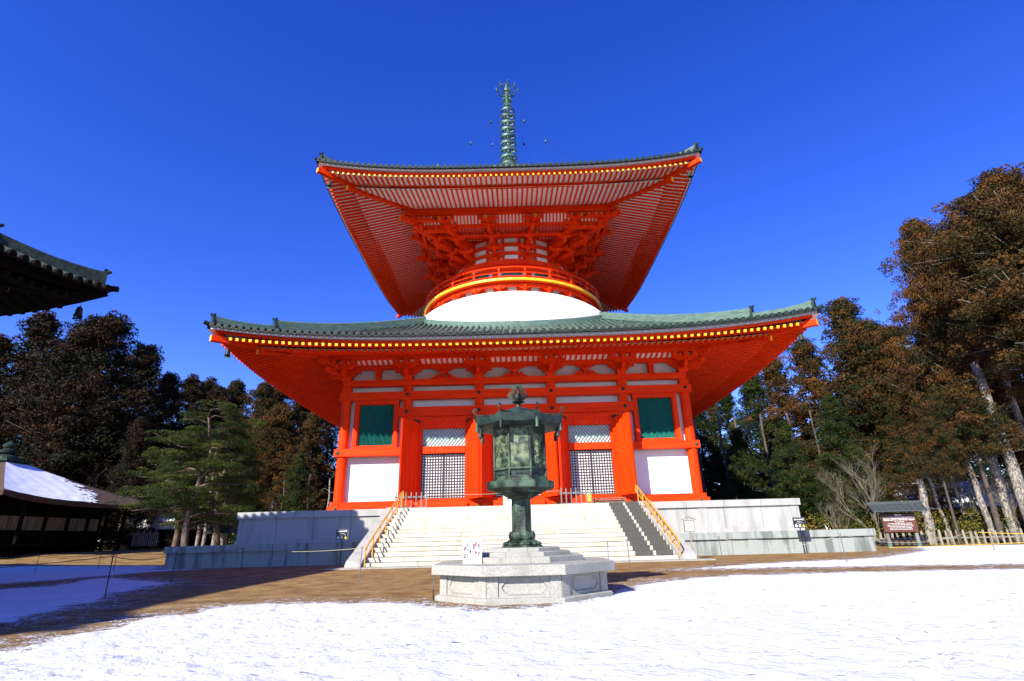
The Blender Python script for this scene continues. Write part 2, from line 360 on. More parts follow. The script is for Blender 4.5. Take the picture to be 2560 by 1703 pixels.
    grit = ramp(nz_(75., 3), [(.66, (0, 0, 0)), (.74, (1, 1, 1))])
    gm = mth('MULTIPLY', grit, ramp(nz_(1.1, 4), [(.35, (.15, .15, .15)), (.65, (.8, .8, .8))]))
    mg = n.nodes.new('ShaderNodeMix'); mg.data_type = 'RGBA'; L(gm, mg.inputs[0]); L(sn, mg.inputs[6]); mg.inputs[7].default_value = (.22, .17, .12, 1)
    mf = n.nodes.new('ShaderNodeMix'); mf.data_type = 'RGBA'; L(fac, mf.inputs[0]); L(mx.outputs[2], mf.inputs[6]); L(mg.outputs[2], mf.inputs[7])
    L(mf.outputs[2], b.inputs['Base Color']); b.inputs['Roughness'].default_value = .85; b.inputs['Specular IOR Level'].default_value = .15
    dent = ramp(v_.outputs['Distance'], [(.0, (0, 0, 0)), (.22, (1, 1, 1))])
    h = mth('ADD', mth('MULTIPLY', mth('MULTIPLY', dent, fac), .5), mth('ADD', mth('MULTIPLY', nz_(9., 8), .9), mth('MULTIPLY', fac, .5)))
    bn = n.nodes.new('ShaderNodeBump'); bn.inputs['Strength'].default_value = .9; bn.inputs['Distance'].default_value = .05
    L(h, bn.inputs['Height']); L(bn.outputs[0], b.inputs['Normal'])
    me.materials.append(m_)
    o = bpy.data.objects.new('ground', me); COL.objects.link(o); o['kind'] = 'structure'
ground()

# ================================================================== ROOFS
class Eave:
    """square hipped temple eave; local front is -y, repeated on four sides"""
    def __init__(s, W, z0, lift, fo, fi, bi, slope_b, hfun, c=(0, 0), sp=.41, zf=-.60, zb=-.38, ex=3.2, top=None):
        s.W, s.z0, s.lift, s.fo, s.fi, s.bi, s.sb, s.h, s.c, s.sp, s.zf, s.zb, s.ex = W, z0, lift, fo, fi, bi, slope_b, hfun, c, sp, zf, zb, ex
    def L(s, t, d): return s.lift*.84*(min(abs(t), s.W)/s.W)**s.ex*max(0, min(1, (d-s.bi*.85)/(s.fo-s.bi*.85)))
    def zfly(s, d): return s.z0+s.zf+(s.zb+.27-s.zf)*(s.fo-d)/(s.fo-s.fi)
    def zbase(s, d): return s.z0+s.zb+s.sb*(s.fi-d)
    def ring(s, name, m, parent, d0, d1, zlo, zhi, N=28, liftd=None, sides=range(4), smooth=False, mi=0, **kw):
        mb = MB()
        for k in sides:
            mb.T = rot4(k, s.c)
            vs = []
            for i in range(N+1):
                u = -1+2*i/N
                for d, zz in ((d0, zlo), (d1, zlo), (d1, zhi), (d0, zhi)):
                    x = u*d; vs.append((x, -d, zz+(s.lift*(abs(u))**s.ex if liftd is None else s.L(x, liftd)*(liftd > 0))))
            fs = [(i*4+j, i*4+(j+1) % 4, (i+1)*4+(j+1) % 4, (i+1)*4+j) for i in range(N) for j in range(4)]
            mb.add(vs, fs)
        return mb.build(name, m, parent, smooth, **kw)
    def xs(s, lim):
        n = int(lim/s.sp); return [(i+.5)*s.sp for i in range(-n-1, n+1) if abs((i+.5)*s.sp) <= lim]
    def rafters(s, parent, m_red, m_end, m_endb, w_=.14, h_=.16, individual=True, rnd=True):
        front = []; rest = MB(); base = MB()
        for k in range(4):
            T = rot4(k, s.c)
            for x in s.xs(s.fo-.75):
                di = max(s.fi-.35, abs(x)+.12)
                if di > s.fo-.1: continue
                mb = MB() if (k == 0 and individual) else rest
                mb.T = T
                mb.bar((x, -di, s.zfly(di)+s.L(x, di)), (x, -s.fo, s.zfly(s.fo)+s.L(x, s.fo)), w_, h_, mi=0, endmi=1)
                if mb is not rest: front.append(mb)
            base.T = T
            for x in s.xs(s.fi-.25):
                di = max(s.bi, abs(x)+.12)
                if di > s.fi-.1: continue
                p = (x, -di, s.zbase(di)+s.L(x, di)); q = (x, -s.fi, s.zbase(s.fi)+s.L(x, s.fi))
                if rnd: base.tube(p, q, w_*.56, n=7, mi=0, endmi=1)
                else: base.bar(p, q, w_, h_, endmi=1)
        for mb in front: mb.build('rafter', [m_red, m_end], parent)
        rest.build('rafters', [m_red, m_end], parent, kind='stuff')
        base.build('base_rafters', [m_red, m_endb], parent, kind='stuff')
    def soffit(s, parent, m, h_=.16):
        mb = MB()
        for k in range(4):
            mb.T = rot4(k, s.c)
            def f1(u, v):
                d = s.bi-.0+(s.fi-s.bi)*v; x = (2*u-1)*d; return (x, -d, s.zbase(d)+s.L(x, d)+h_*.55)
            def f2(u, v):
                d = s.fi-.3+(s.fo-.12-s.fi+.3)*v; x = (2*u-1)*d; return (x, -d, s.zfly(d)+s.L(x, d)+h_*.55)
            mb.grid(f1, 24, 4); mb.grid(f2, 24, 3)
        mb.build('soffit', m, parent, 'all')
    def fan_edge(s, parent, m_red, m_fascia):
        s.ring('eave_beam', m_red, parent, s.fo-.28, s.fo-.02, s.z0+s.zf+.088, s.z0-.43)
        s.ring('inner_eave_beam', m_red, parent, s.fi-.22, s.fi-.04, s.z0+s.zb+.085, s.z0+s.zb+.352)
        s.ring('eave_board', m_fascia, parent, s.fo-.3, s.fo+.20, s.z0-.428, s.z0-.25)
    def tiles(s, parent, m_tile, m_end, din, sp=.445, rr=.095, back=True, ribstep=7):
        mb = MB()
        for k in range(4):
            mb.T = rot4(k, s.c)
            def f(u, v):
                d = din+(s.W-din)*v; x = (2*u-1)*d; return (x, -d, s.h(d)-.2+s.TL(x, d))
            mb.grid(f, 32, 14)
            n = int((s.W-.15)/sp)
            for i in range(-n, n+1):
                x = i*sp; d1 = max(din, abs(x)+.05)
                if d1 > s.W-.15: continue
                pts = []
                for j in range(ribstep+1):
                    d = s.W+(d1-s.W)*j/ribstep; pts.append((x, -d, s.h(d)-.13+s.TL(x, d)))
                mb.path(pts, rr, 6)
        o = mb.build('roof_tiles', m_tile, parent, True)
        eb = MB()
        for k in range(4):
            eb.T = rot4(k, s.c); n = int((s.W-.05)/sp)
            for i in range(-n, n+1):
                x = i*sp; z = s.z0-.135+s.TL(x, s.W)
                eb.tube((x, -s.W+.12, z), (x, -s.W-.04, z-.01), .148, n=12)
                eb.tube((x, -s.W-.04, z-.01), (x, -s.W-.055, z-.01), .10, .085, n=10)
                if i < n:
                    z2 = s.z0-.2+s.TL(x+sp/2, s.W)
                    eb.prism([(-sp/2+.08, .02), (0, -.06), (sp/2-.08, .02), (sp/2-.08, -.05), (0, -.13), (-sp/2+.08, -.05)], (x+sp/2, -s.W-.0, z2), (1, 0, 0), (0, 1, 0), .09)
            zc = s.z0-.135+s.TL(s.W, s.W)
            eb.tube((s.W-.2, -s.W+.2, zc-.03), (s.W+.06, -s.W-.06, zc+.04), .13, n=10)
        eb.build('tile_ends', m_end, parent, True)
    def TL(s, x, d): return s.lift*(min(abs(x), s.W)/s.W)**s.ex*max(0, min(1, (d/s.W)))**2
    def hips(s, parent, m, segs, hh=.6, wd=.34, orn='copperend'):
        """segs: list of (a_in, a_out, height) along the diagonal"""
        for k in range(4):
            T = rot4(k, s.c)
            for (a0, a1, hgt) in segs:
                mb = MB(); mb.T = T; N = 14; vs = []
                dv = Vector((1, 1, 0)).normalized()
                for i in range(N+1):
                    a = a0+(a1-a0)*i/N; z = s.h(a)-.15+s.TL(a, a)
                    up = .16*(i/N)**3
                    for (o_, b) in ((-wd/2, 0), (wd/2, 0), (wd/2, hgt*.86+up), (wd*.3, hgt+up), (-wd*.3, hgt+up), (-wd/2, hgt*.86+up)):
                        vs.append((a+dv.x*o_, -a+dv.y*o_, z+b))
                n = 6
                fs = [(i*n+j, i*n+(j+1) % n, (i+1)*n+(j+1) % n, (i+1)*n+j) for i in range(N) for j in range(n)]
                fs += [tuple(range(n))[::-1], tuple(N*n+j for j in range(n))]
                mb.add(vs, fs); r = mb.build('hip_ridge', m, parent)
                ob = MB(); ob.T = T; z = s.h(a1)-.15+s.TL(a1, a1); dr = Vector((1, -1, 0)).normalized()
                c = Vector((a1, -a1, 0))+dr*.04
                ob.prism([(-.26, -.02), (-.28, .3), (-.2, hgt*.75), (-.16, hgt+.12), (-.2, hgt+.26), (0, hgt+.2), (.2, hgt+.26), (.16, hgt+.12), (.2, hgt*.75), (.28, .3), (.26, -.02)], c+Vector((0, 0, z)), dv, dr, .14)
                ob.tube(c+Vector((0, 0, z+hgt+.12)), c+dr*.2+Vector((0, 0, z+hgt+.26)), .09, .07, 8)
                ob.build('ridge_end_tile', orn, r)
    def corner_beams(s, parent, m_red, m_end, a1, z1, a2, z2, w_=.34):
        for k in range(4):
            for (ai, ao, zo, zi, nm) in ((s.fi*.9, a1, z1, s.zfly(s.fi)+s.L(s.fi, s.fi)*.8, 'corner_beam'), (s.bi*.98, a2, z2, s.zbase(s.bi)-.05, 'corner_beam')):
                mb = MB(); mb.T = rot4(k, s.c)
                N = 6; P = []
                for i in range(N+1):
                    t = i/N; a = ai+(ao-ai)*t; z = zi+(zo-zi)*(t**1.25 if nm else t); P.append((a, -a, z))
                for i in range(N):
                    q = Vector(P[i+1]); p = Vector(P[i])
                    mb.bar(p, q+(q-p)*.0, w_, .36, mi=0, endmi=1 if i == N-1 else 0)
                mb.build(nm, [m_red, m_end], parent)

def wind_bell(c, label, s=1., m='patinadark'):
    t = thing('wind_bell', label, 'wind bell', c, 0, 'wind bells hanging under the roof corners')
    MB().lathe([(.03*s, -.12*s), (.10*s, -.16*s), (.13*s, -.3*s), (.15*s, -.5*s), (.19*s, -.58*s), (.17*s, -.58*s), (.1*s, -.3*s), (.02*s, -.2*s)], 12).build('bell_body', m, t, True)
    MB().tube((0, 0, .02), (0, 0, -.14*s), .02*s, n=6).tube((0, 0, -.2*s), (0, 0, -.66*s), .012*s, n=5).build('hanger', m, t)
    b = MB().bar((-.17*s, 0, -.68*s), (.17*s, 0, -.68*s), .02*s, .08*s).bar((-.2*s, 0, -.66*s), (-.12*s, 0, -.68*s), .04*s, .12*s).bar((.2*s, 0, -.66*s), (.12*s, 0, -.68*s), .04*s, .12*s); b.build('clapper', m, t)
    return t

# ================================================================== PAGODA
PG = thing('pagoda', 'tall vermilion and white two-storey pagoda with green tiled square roofs and white dome', 'pagoda')
WY = -11.75; CX = [-11.88, -7.55, -2.54, 2.52, 7.55, 11.88]
def bx(name, m, x0, x1, y0, y1, z0, z1, parent=PG, **kw): return MB().box(x0, x1, y0, y1, z0, z1).build(name, m, parent, **kw)
# columns (round, slightly tapered): 6 on the front, 4 more on each other side
def column(x, y): MB().lathe([(.34, 3.5), (.34, 9.5), (.33, 11.4)], 20, (x, y)).build('column', 'red', PG, True)
for x in CX: column(x, WY)
for y in CX[1:]:
    for sx in (-11.88, 11.88): column(sx, -y if False else y)
for x in CX[1:-1]: column(x, 11.75)
# square faced corner posts read as broad boards
WZ = 11.62
mbw = MB().box(-WZ, WZ, -11.5, 11.62, 3.0, 13.5)
mbw.build('plaster_wall', 'white', PG)
def ringbeam(name, half, y, z0, z1, m='redx', th=.3):
    # front piece, then the three other sides
    bx(name, m, -half, half, -y, -y+th, z0, z1)
    o = MB(); e = .004
    for k in (1, 2, 3):
        o.T = rot4(k); o.box(-half+th+e, half-e, -y+.003, -y+th, z0+.003, z1-.003)
    o.build(name, m, PG)
ringbeam('head_beam', 12.05, 12.16, 11.38, 11.80, th=.5)
ringbeam('upper_tie_beam', 12.30, 12.14, 10.37, 10.94, th=.42)
ringbeam('sill_beam', 12.42, 12.38, 2.97, 3.30, th=.7)
ringbeam('ground_sill', 12.28, 12.22, 3.303, 3.57, th=.5)
bx('lower_tie_beam', 'redx', -8.2, 8.2, -12.17, -11.8, 9.17, 9.80)
for s in (-1, 1):
    bx('waist_beam', 'redx', min(s*7.82, s*12.34), max(s*7.82, s*12.34), -12.18, -11.75, 6.52, 7.02)
    o = MB()
    for k in (1, 3): o.T = rot4(k); o.box(-12.0, 12.0, -12.17, -11.8, 6.523, 7.017)
    if s == 1: o.build('waist_beam', 'redx', PG)
# nail covers
def nailc(x, y, z, m='black', r=.13):
    b = MB(); b.T = Matrix.Translation((x, y, z)) @ Matrix.Rotation(math.pi/2, 4, 'X')
    b.lathe([(r, 0), (r, .04), (r*.8, .07)], 6, a0=math.pi/6).lathe([(r*.4, .07), (r*.4, .1), (0, .13)], 8)
    b.build('nail_cover', m, PG)
for x in CX: nailc(x, -12.14, 10.72)
for x in CX[1:-1]: nailc(x, -12.17, 9.5)
for s in (-1, 1): nailc(s*12.1, -12.18, 6.77, 'bronze', .14); nailc(s*11.85, -12.38, 3.15, 'bronze', .12)
for x in (-2.5, 2.5, -7.4, 7.4): nailc(x, -12.38, 3.13, 'bronze', .14)
# outer bays: window with slats
for s in (-1, 1):
    x0, x1 = (8.15, 11.22); a, b_ = (s*x0, s*x1) if s > 0 else (s*x1, s*x0)
    wf = MB()
    fo = -12.02; fw = .27
    wf.box(a, a+fw, fo, -11.55, 7.03, 10.36).box(b_-fw, b_, fo, -11.55, 7.03, 10.36)
    wf.box(a+fw, b_-fw, fo+.004, -11.55, 10.09, 10.356).box(a+fw, b_-fw, fo+.004, -11.55, 7.034, 7.24)
    # moulded inner step
    wf.box(a+fw, a+fw+.07, fo+.10, -11.55, 7.24, 10.09).box(b_-fw-.07, b_-fw, fo+.10, -11.55, 7.24, 10.09)
    f = wf.build('window', 'red', PG)
    sl = MB(); sl.box(a+fw, b_-fw, -11.56, -11.51, 7.24, 10.09)
    n = 26
    for i in range(n):
        x = a+fw+.09+(b_-a-2*fw-.18)*(i+.5)/n; hw = .036
        sl.add([(x-hw, -11.70, 7.24), (x, -11.77, 7.24), (x+hw, -11.70, 7.24), (x, -11.63, 7.24), (x-hw, -11.70, 10.09), (x, -11.77, 10.09), (x+hw, -11.70, 10.09), (x, -11.63, 10.09)], [(0, 1, 5, 4), (1, 2, 6, 5), (2, 3, 7, 6), (3, 0, 4, 7)])
    sl.build('window_slats', 'teal', f)
# door bays
def leaf(hx, hz0, hz1, dx, dy, label=None, name='door'):
    """door leaf hinged at hx on the wall plane, swung out by (dx,-dy)"""
    p = Vector((hx, -12.05, (hz0+hz1)/2)); q = p+Vector((dx, -dy, 0)); d = (q-p).normalized(); nrm = d.cross(Vector((0, 0, 1)))
    b = MB(); b.bar(p, q, .09, hz1-hz0)
    w_ = (q-p).length
    for t0, t1, za, zb in ((0, .1, hz0, hz1), (w_-.1, w_, hz0, hz1), (.1, w_-.1, hz0, hz0+.14), (.1, w_-.1, hz1-.14, hz1)):
        b.bar(p+d*t0+Vector((0, 0, (za+zb)/2-p.z)), p+d*t1+Vector((0, 0, (za+zb)/2-p.z)), .13, zb-za)
    o = b.build(name, 'red', PG)
    if label: o['label'] = label
    h = MB(); zc = hz0+.22
    c = q-d*.25; h.box(c.x-.03, c.x+.03, c.y-.09, c.y+.03, hz0+.1, hz0+.42); h.build('door_bolt', 'black', o)
    k = MB(); k.bar((hx-.0, -12.1, hz1+.05), (hx+dx*.25, -12.1-dy*.25, hz1+.05), .12, .14); k.ball((hx, -12.16, hz1+.02), .12, 8); k.build('door_pivot', 'black', o)
    return o, p, d
def door_bay(xl, xr, offl, offr, dim=True):
    c = (xl+xr)/2
    # jambs, heads
    fr = MB()
    fr.box(xl-.95, xl-.03, -11.93, -11.5, 3.57, 9.17).box(xr+.03, xr+.95, -11.93, -11.5, 3.57, 9.17)
    fr.box(xl-.03, xr+.03, -11.93, -11.5, 8.32, 9.17)
    fr.box(xl-.03, xl+.09, -11.86, -11.5, 3.57, 8.32).box(xr-.09, xr+.03, -11.86, -11.5, 3.57, 8.32)
    fr.box(xl+.09, xr-.09, -11.95, -11.5, 6.62, 7.08)
    fr.box(xl+.09, xr-.09, -11.86, -11.5, 3.57, 3.66)
    fr.build('door_frame', 'red', PG)
    # curved head moulding
    mb = MB(); P = []
    for i in range(9): t = i/8; P.append((xl-.8+(xr-xl+1.6)*t, 8.95+.10*math.cos(t*2*math.pi)*1))
    for i in range(8): mb.bar((P[i][0], -11.98, P[i][1]), (P[i+1][0], -11.98, P[i+1][1]), .12, .30)
    mb.build('door_head', 'red', PG)
    # transom: teal diamond lattice on white
    tr = MB(); tr.box(xl+.09, xr-.09, -11.62, -11.58, 7.08, 8.32)
    t0 = tr.build('transom_panel', 'white', PG)
    la = MB(); st = .235; x0, x1, z0, z1 = xl+.09, xr-.09, 7.08, 8.32
    for sgn in (1, -1):
        nn = int((x1-x0+z1-z0)/st)+2
        for i in range(-8, nn+8):
            # line x = xa + sgn*(z-z0)*.8
            xa = x0+i*st; pts = []
            za, zb = z0, z1; xs_, xe = xa, xa+sgn*(z1-z0)*.8
            lo, hi = sorted((xs_, xe))
            if hi < x0 or lo > x1: continue
            def zat(x): return z0+(x-xa)/(sgn*.8)
            if xs_ < x0: za = zat(x0)
            if xs_ > x1: za = zat(x1)
            if xe < x0: zb = zat(x0)
            if xe > x1: zb = zat(x1)
            if zb-za < .03: continue
            la.bar((xa+sgn*(za-z0)*.8, -11.70+.012*sgn, za), (xa+sgn*(zb-z0)*.8, -11.70+.012*sgn, zb), .02, .06, up=(0, 1, 0))
    la.build('transom_lattice', 'teal', PG)
    # paper-backed lattice doors
    for hx0, hx1 in ((xl+.09, c-.002), (c+.002, xr-.09)):
        pn = MB().box(hx0, hx1, -11.66, -11.62, 3.66, 6.62).build('lattice_door', 'shoji', PG)
        g = MB(); fw = .05
        g.box(hx0, hx0+fw, -11.75, -11.665, 3.66, 6.62).box(hx1-fw, hx1, -11.75, -11.665, 3.66, 6.62)
        g.box(hx0+fw, hx1-fw, -11.75, -11.665, 3.66, 3.73).box(hx0+fw, hx1-fw, -11.75, -11.665, 6.55, 6.62)
        nc = 8; nr = 16
        for i in range(1, nc): x = hx0+(hx1-hx0)*i/nc; g.box(x-.022, x+.022, -11.735, -11.67, 3.73, 6.55)
        for j in range(1, nr): z = 3.66+2.96*j/nr; g.box(hx0+fw, hx1-fw, -11.728, -11.675, z-.022, z+.022)
        g.build('door_lattice', 'shojiwood', pn)
    l = leaf(xl-.12, 3.56, 8.72, *offl); r = leaf(xr+.12, 3.56, 8.72, *offr)
    return l, r
D1 = door_bay(-6.55, -3.42, (-.84, 1.62), (.86, 1.62))
D2 = door_bay(-1.6, 1.6, (-.62, 1.66), (.84, 1.62))
D3 = door_bay(3.47, 6.52, (-.60, 1.66), (.84, 1.62))
# doorstep blocks proud of the sill
for x0, x1 in ((-6.7, -3.3), (-1.7, 1.7), (3.35, 6.65)):
    bx('doorstep', 'redx', x0, x1, -12.62, -12.383, 2.975, 3.42)
# frieze posts between beams, plaster shows between
for x in CX:
    bx('frieze_post', 'red', x-.32, x+.32, -12.02, -11.6, 10.943, 11.377)
    if abs(x) < 11: bx('frieze_post', 'red', x-.32, x+.32, -12.02, -11.6, 9.803, 10.367)
# ---------------- lower bracket zone
def armpoly(L, h, q=.55):
    pts = [(-L, h), (-L, h*q)]
    for i in range(1, 6):
        a = math.pi/2*i/5; pts.append((-L+L*.42*math.sin(a)*1.0, h*q*math.cos(a)))
    pts += [(-x, z) for x, z in reversed(pts)]
    return pts
def masu(b, x, y, z, w_=.3, h=.24, d=None):
    d = w_ if d is None else d
    b.box(x-w_/2, x+w_/2, y-d/2, y+d/2, z+h*.45, z+h)
    b.add([(x+sx*k/2, y+sy*k2/2, zz) for (k, k2, zz) in ((w_*.74, d*.74, z), (w_, d, z+h*.45)) for sx, sy in ((-1, -1), (1, -1), (1, 1), (-1, 1))],
          [(0, 3, 2, 1), (0, 1, 5, 4), (1, 2, 6, 5), (2, 3, 7, 6), (3, 0, 4, 7)])
def bracket_lower(x, T, corner=0):
    b = MB(); b.T = T
    masu(b, x, -11.95, 11.805, .66, .36)
    b.prism(armpoly(.93, .44), (x, -11.98, 12.16), (1, 0, 0), (0, 1, 0), .24)
    for dx in (-.72, 0, .72): masu(b, x+dx, -11.98, 12.60, .34, .2)
    # arm coming forward
    b.prism([(-.1, .40), (1.25, .40), (1.25, .2), (1.15, .05), (.95, 0), (-.1, 0)], (x, -11.95, 12.04), (0, -1, 0), (1, 0, 0), .24)
    b.prism(armpoly(.93, .36), (x, -13.0, 12.44), (1, 0, 0), (0, 1, 0), .26)
    for dx in (-.70, 0, .70): masu(b, x+dx, -13.0, 12.80, .36, .25)
    b.prism([(.9, .42), (1.36, .42), (1.36, .25), (1.3, .06), (1.2, 0), (.9, 0)], (x, -11.95, 12.60), (0, -1, 0), (1, 0, 0), .24)
    if corner:
        dr = Vector((corner, -1, 0)).normalized(); sd = Vector((1, corner, 0)).normalized()
        b.prism([(-.1, .42), (1.75, .42), (1.75, .25), (1.6, .06), (1.3, 0), (-.1, 0)], (x, -11.95, 12.18), dr, sd, .28)
        b.prism([(.9, .44), (2.3, .44), (2.3, .25), (2.1, .06), (1.8, 0), (.9, 0)], (x, -11.95, 12.72), dr, sd, .30)
        p = Vector((x, -11.95, 0))+dr*1.55
        masu(b, p.x, p.y, 12.95, .4, .17)
    b.build('bracket_set', 'red', PG)
for k in (0, 1, 3):
    T = rot4(k)
    for x in CX: bracket_lower(x, T, (1 if x > 11 else -1 if x < -11 else 0) if k == 0 else 0)
EL = Eave(18.66, 12.87, 1.06, 18.24, 16.6, 12.2, .28, lambda d: 12.87+.36*(18.66-d)+.009*(18.66-d)**2, sp=.405, zf=-.68, zb=-.48)
LR = MB().box(-.01, .01, -.01, .01, 14, 14.02)   # placeholder replaced below
def ring_sq(name, m, parent, d0, d1, z0, z1):
    o = MB()
    for k in range(4):
        o.T = rot4(k); o.add([(-d0, -d0, z0), (d0, -d0, z0), (d1, -d1, z0), (-d1, -d1, z0), (-d0, -d0, z1), (d0, -d0, z1), (d1, -d1, z1), (-d1, -d1, z1)],
                             [(0, 1, 2, 3), (4, 7, 6, 5), (0, 4, 5, 1), (3, 2, 6, 7)])
    return o.build(name, m, parent)
ring_sq('bracket_tie_beam', 'redx', PG, 11.85, 12.1, 12.60, 12.92)
ring_sq('eave_purlin', 'redx', PG, 12.86, 13.16, 13.05, 13.44)
# slanting ribbed cove between beam and purlin
cv = MB(); cr = MB()
for k in range(4):
    T = rot4(k); cv.T = T; cr.T = T
    cv.add([(-12.0, -12.0, 12.93), (12.0, -12.0, 12.93), (12.9, -12.9, 13.20), (-12.9, -12.9, 13.20)], [(0, 1, 2, 3)])
    n = 62
    for i in range(n):
        x = -11.8+23.6*(i+.5)/n; cr.bar((x, -12.0, 12.90), (x*1.0, -12.9, 13.16), .13, .07)
cv.build('cove_panel', 'soffit', PG); cr.build('cove_ribs', 'red', PG)
# intermediate struts: plain post in the outer bays, frog-leg in the three door bays
for k in (0, 1, 3):
    T = rot4(k)
    for i in range(5):
        xm = (CX[i]+CX[i+1])/2; b = MB(); b.T = T
        if i in (0, 4):
            b.box(xm-.18, xm+.18, -11.98, -11.6, 11.80, 12.42); masu(b, xm, -11.9, 12.40, .5, .2)
            b.build('strut_post', 'red', PG)
        else:
            L_ = [(-1.05, 0), (-.95, .1), (-.72, .2), (-.55, .36), (-.38, .42), (-.26, .36), (-.22, .24), (-.3, .2), (-.2, .16), (-.1, .3), (-.12, .44)]
            pl = L_+[(-x, z) for x, z in reversed(L_)]
            b.prism([(x*.98, z) for x, z in pl][::1], (xm, -11.88, 11.80), (1, 0, 0), (0, 1, 0), .16)
            masu(b, xm, -11.93, 12.20, .5, .2)
            b.prism(armpoly(.72, .24), (xm, -11.95, 12.38), (1, 0, 0), (0, 1, 0), .18)
            b.build('frog_leg_strut', 'red', PG)
# ---------------- lower roof
low = MB()
LRo = None
mbt = MB()
def core(name, E, din, parent, m):      # timber deck under the tiles, closes the roof
    b = MB()
    for k in range(4):
        b.T = rot4(k, E.c)
        b.grid(lambda u, v: ((2*u-1)*(din+(E.W-.12-din)*v), -(din+(E.W-.12-din)*v), E.h(din+(E.W-.12-din)*v)-.50+E.TL((2*u-1)*(din+(E.W-.12-din)*v), din+(E.W-.12-din)*v)), 24, 8)
    return b.build(name, m, parent, 'all')
LR = core('lower_roof', EL, 6.0, PG, 'soffit')
EL.tiles(LR, 'copper', 'copperend', 6.4)
EL.rafters(LR, 'red', 'yellow', 'ochre', .17, .17)
EL.soffit(LR, 'soffit'); EL.fan_edge(LR, 'redx', 'fascia')
EL.hips(LR, 'ridge', [(7.3, 15.75, .62), (15.7, 18.35, .40)])
EL.corner_beams(LR, 'red', 'yellow', 18.36, 12.93, 16.4, 12.70)
# coping of ridge tiles round the foot of the dome: follows the roof surface
cp = MB(); N = 96; vs = []
RC = 10.35
for i in range(N):
    a = 2*math.pi*i/N
    for dr_, dz in ((.18, -.25), (.18, .24), (.08, .34), (-.14, .34), (-.24, .24), (-.24, -.3)):
        r = RC+dr_; x, y = r*math.cos(a), r*math.sin(a); xm, ym = RC*math.cos(a), RC*math.sin(a)
        vs.append((x, y, EL.h(max(abs(xm), abs(ym)))-.08+dz))
cp.add(vs, [(i*6+j, ((i+1) % N)*6+j, ((i+1) % N)*6+(j+1) % 6, i*6+(j+1) % 6) for i in range(N) for j in range(6)])
cp.build('dome_coping', 'ridge', LR)
# ---------------- white dome
prof = [(10.15, 15.9)]
for i in range(15):
    t = i/14*math.pi/2; prof.append((7.15+3.0*math.cos(t)**.8, 16.6+3.85*math.sin(t)))
prof += [(6.2, 20.55)]
MB().lathe(prof, 96).build('dome', 'white', PG, 'all')
# ---------------- balcony
BL = MB().lathe([(5.6, 21.2), (8.42, 21.2), (8.42, 21.38), (5.6, 21.38)], 96, closed=True).build('balcony', 'redx', PG)
pk = MB(); NP = 150
for i in range(NP):
    a = 2*math.pi*i/NP; pk.T = Matrix.Rotation(a, 4, 'Z'); pk.box(8.42, 8.60, -.168, .168, 21.20, 21.375)
pk.build('plank_ends', 'yellow', BL)
MB().lathe([(7.86, 20.86), (8.12, 20.86), (8.12, 21.12), (7.86, 21.12)], 96, closed=True).build('ring_beam', 'red', BL)
MB().lathe([(7.3, 20.3), (7.42, 20.3), (7.42, 21.19), (7.3, 21.19)], 96, closed=True).build('balcony_wall', 'white', BL)
MB().lathe([(8.25, 21.13), (8.40, 21.13), (8.40, 21.195), (8.25, 21.195)], 96, closed=True).build('edge_beam', 'red', BL)
for i in range(24):
    a = 2*math.pi*(i+.5)/24; b = MB(); b.T = Matrix.Rotation(a, 4, 'Z')
    b.prism([(7.2, .5), (8.3, .5), (8.3, .34), (8.2, .16), (8.0, .05), (7.8, .0), (7.2, 0)], (0, 0, 20.36), (1, 0, 0), (0, 1, 0), .24)
    b.prism(armpoly(.62, .34), (7.52, 0, 20.44), (0, 1, 0), (1, 0, 0), .2)
    for dy in (-.46, .46): b.box(7.42, 7.66, dy-.13, dy+.13, 20.78, 20.95)
    b.prism(armpoly(.5, .22), (7.99, 0, 20.66), (0, 1, 0), (1, 0, 0), .2)
    b.build('balcony_bracket', 'red', BL)
for i in range(24):
    a = 2*math.pi*(i+.5)/24; b = MB(); b.T = Matrix.Rotation(a, 4, 'Z')
    b.box(8.30, 8.46, -.08, .08, 21.38, 22.0).box(8.335, 8.425, -.045, .045, 22.0, 22.44); b.box(8.31, 8.45, -.09, .09, 22.2, 22.36)
    b.build('rail_post', 'red', BL)
for (r, z, hh, nm) in ((8.38, 22.46, .085, 'hand_rail'), (8.38, 21.98, .05, 'mid_rail'), (8.38, 21.60, .06, 'bottom_rail')):
    b = MB(); n = 96; pts = [(r*math.cos(2*math.pi*i/n), r*math.sin(2*math.pi*i/n), z) for i in range(n+1)]
    b.path(pts, hh, 8); b.build(nm, 'red', BL, True)
# ---------------- drum (round upper storey)
DR = MB().lathe([(5.75, 20.5), (5.75, 24.0), (5.62, 24.1), (5.62, 28.4)], 72).build('drum', 'white', PG, True)
for i in range(12):
    a = 2*math.pi*(i+.5)/12; MB().lathe([(.26, 21.3), (.26, 24.0)], 14, (5.8*math.cos(a), 5.8*math.sin(a))).build('drum_column', 'red', DR, True)
for (r0, r1, z0, z1) in ((5.7, 6.22, 23.95, 24.42), (5.7, 6.0, 23.35, 23.72), (5.7, 6.0, 21.8, 22.05), (5.55, 5.80, 25.15, 25.42), (5.55, 5.80, 26.0, 26.3), (5.55, 5.9, 26.85, 27.15)):
    MB().lathe([(r0, z0), (r1, z0), (r1, z1), (r0, z1)], 72, closed=True).build('drum_ring_beam', 'red', DR, True)
for i in range(12):
    sl = MB(); a0 = 2*math.pi*(i+.5)/12+.1; a1 = a0+2*math.pi/12-.2
    for j in range(18):
        a = a0+(a1-a0)*(j+.5)/18; sl.T = Matrix.Rotation(a, 4, 'Z'); sl.box(5.76, 5.86, -.035, .035, 22.06, 23.34)
    sl.T = None; sl.build('window_slats', 'teal', DR)

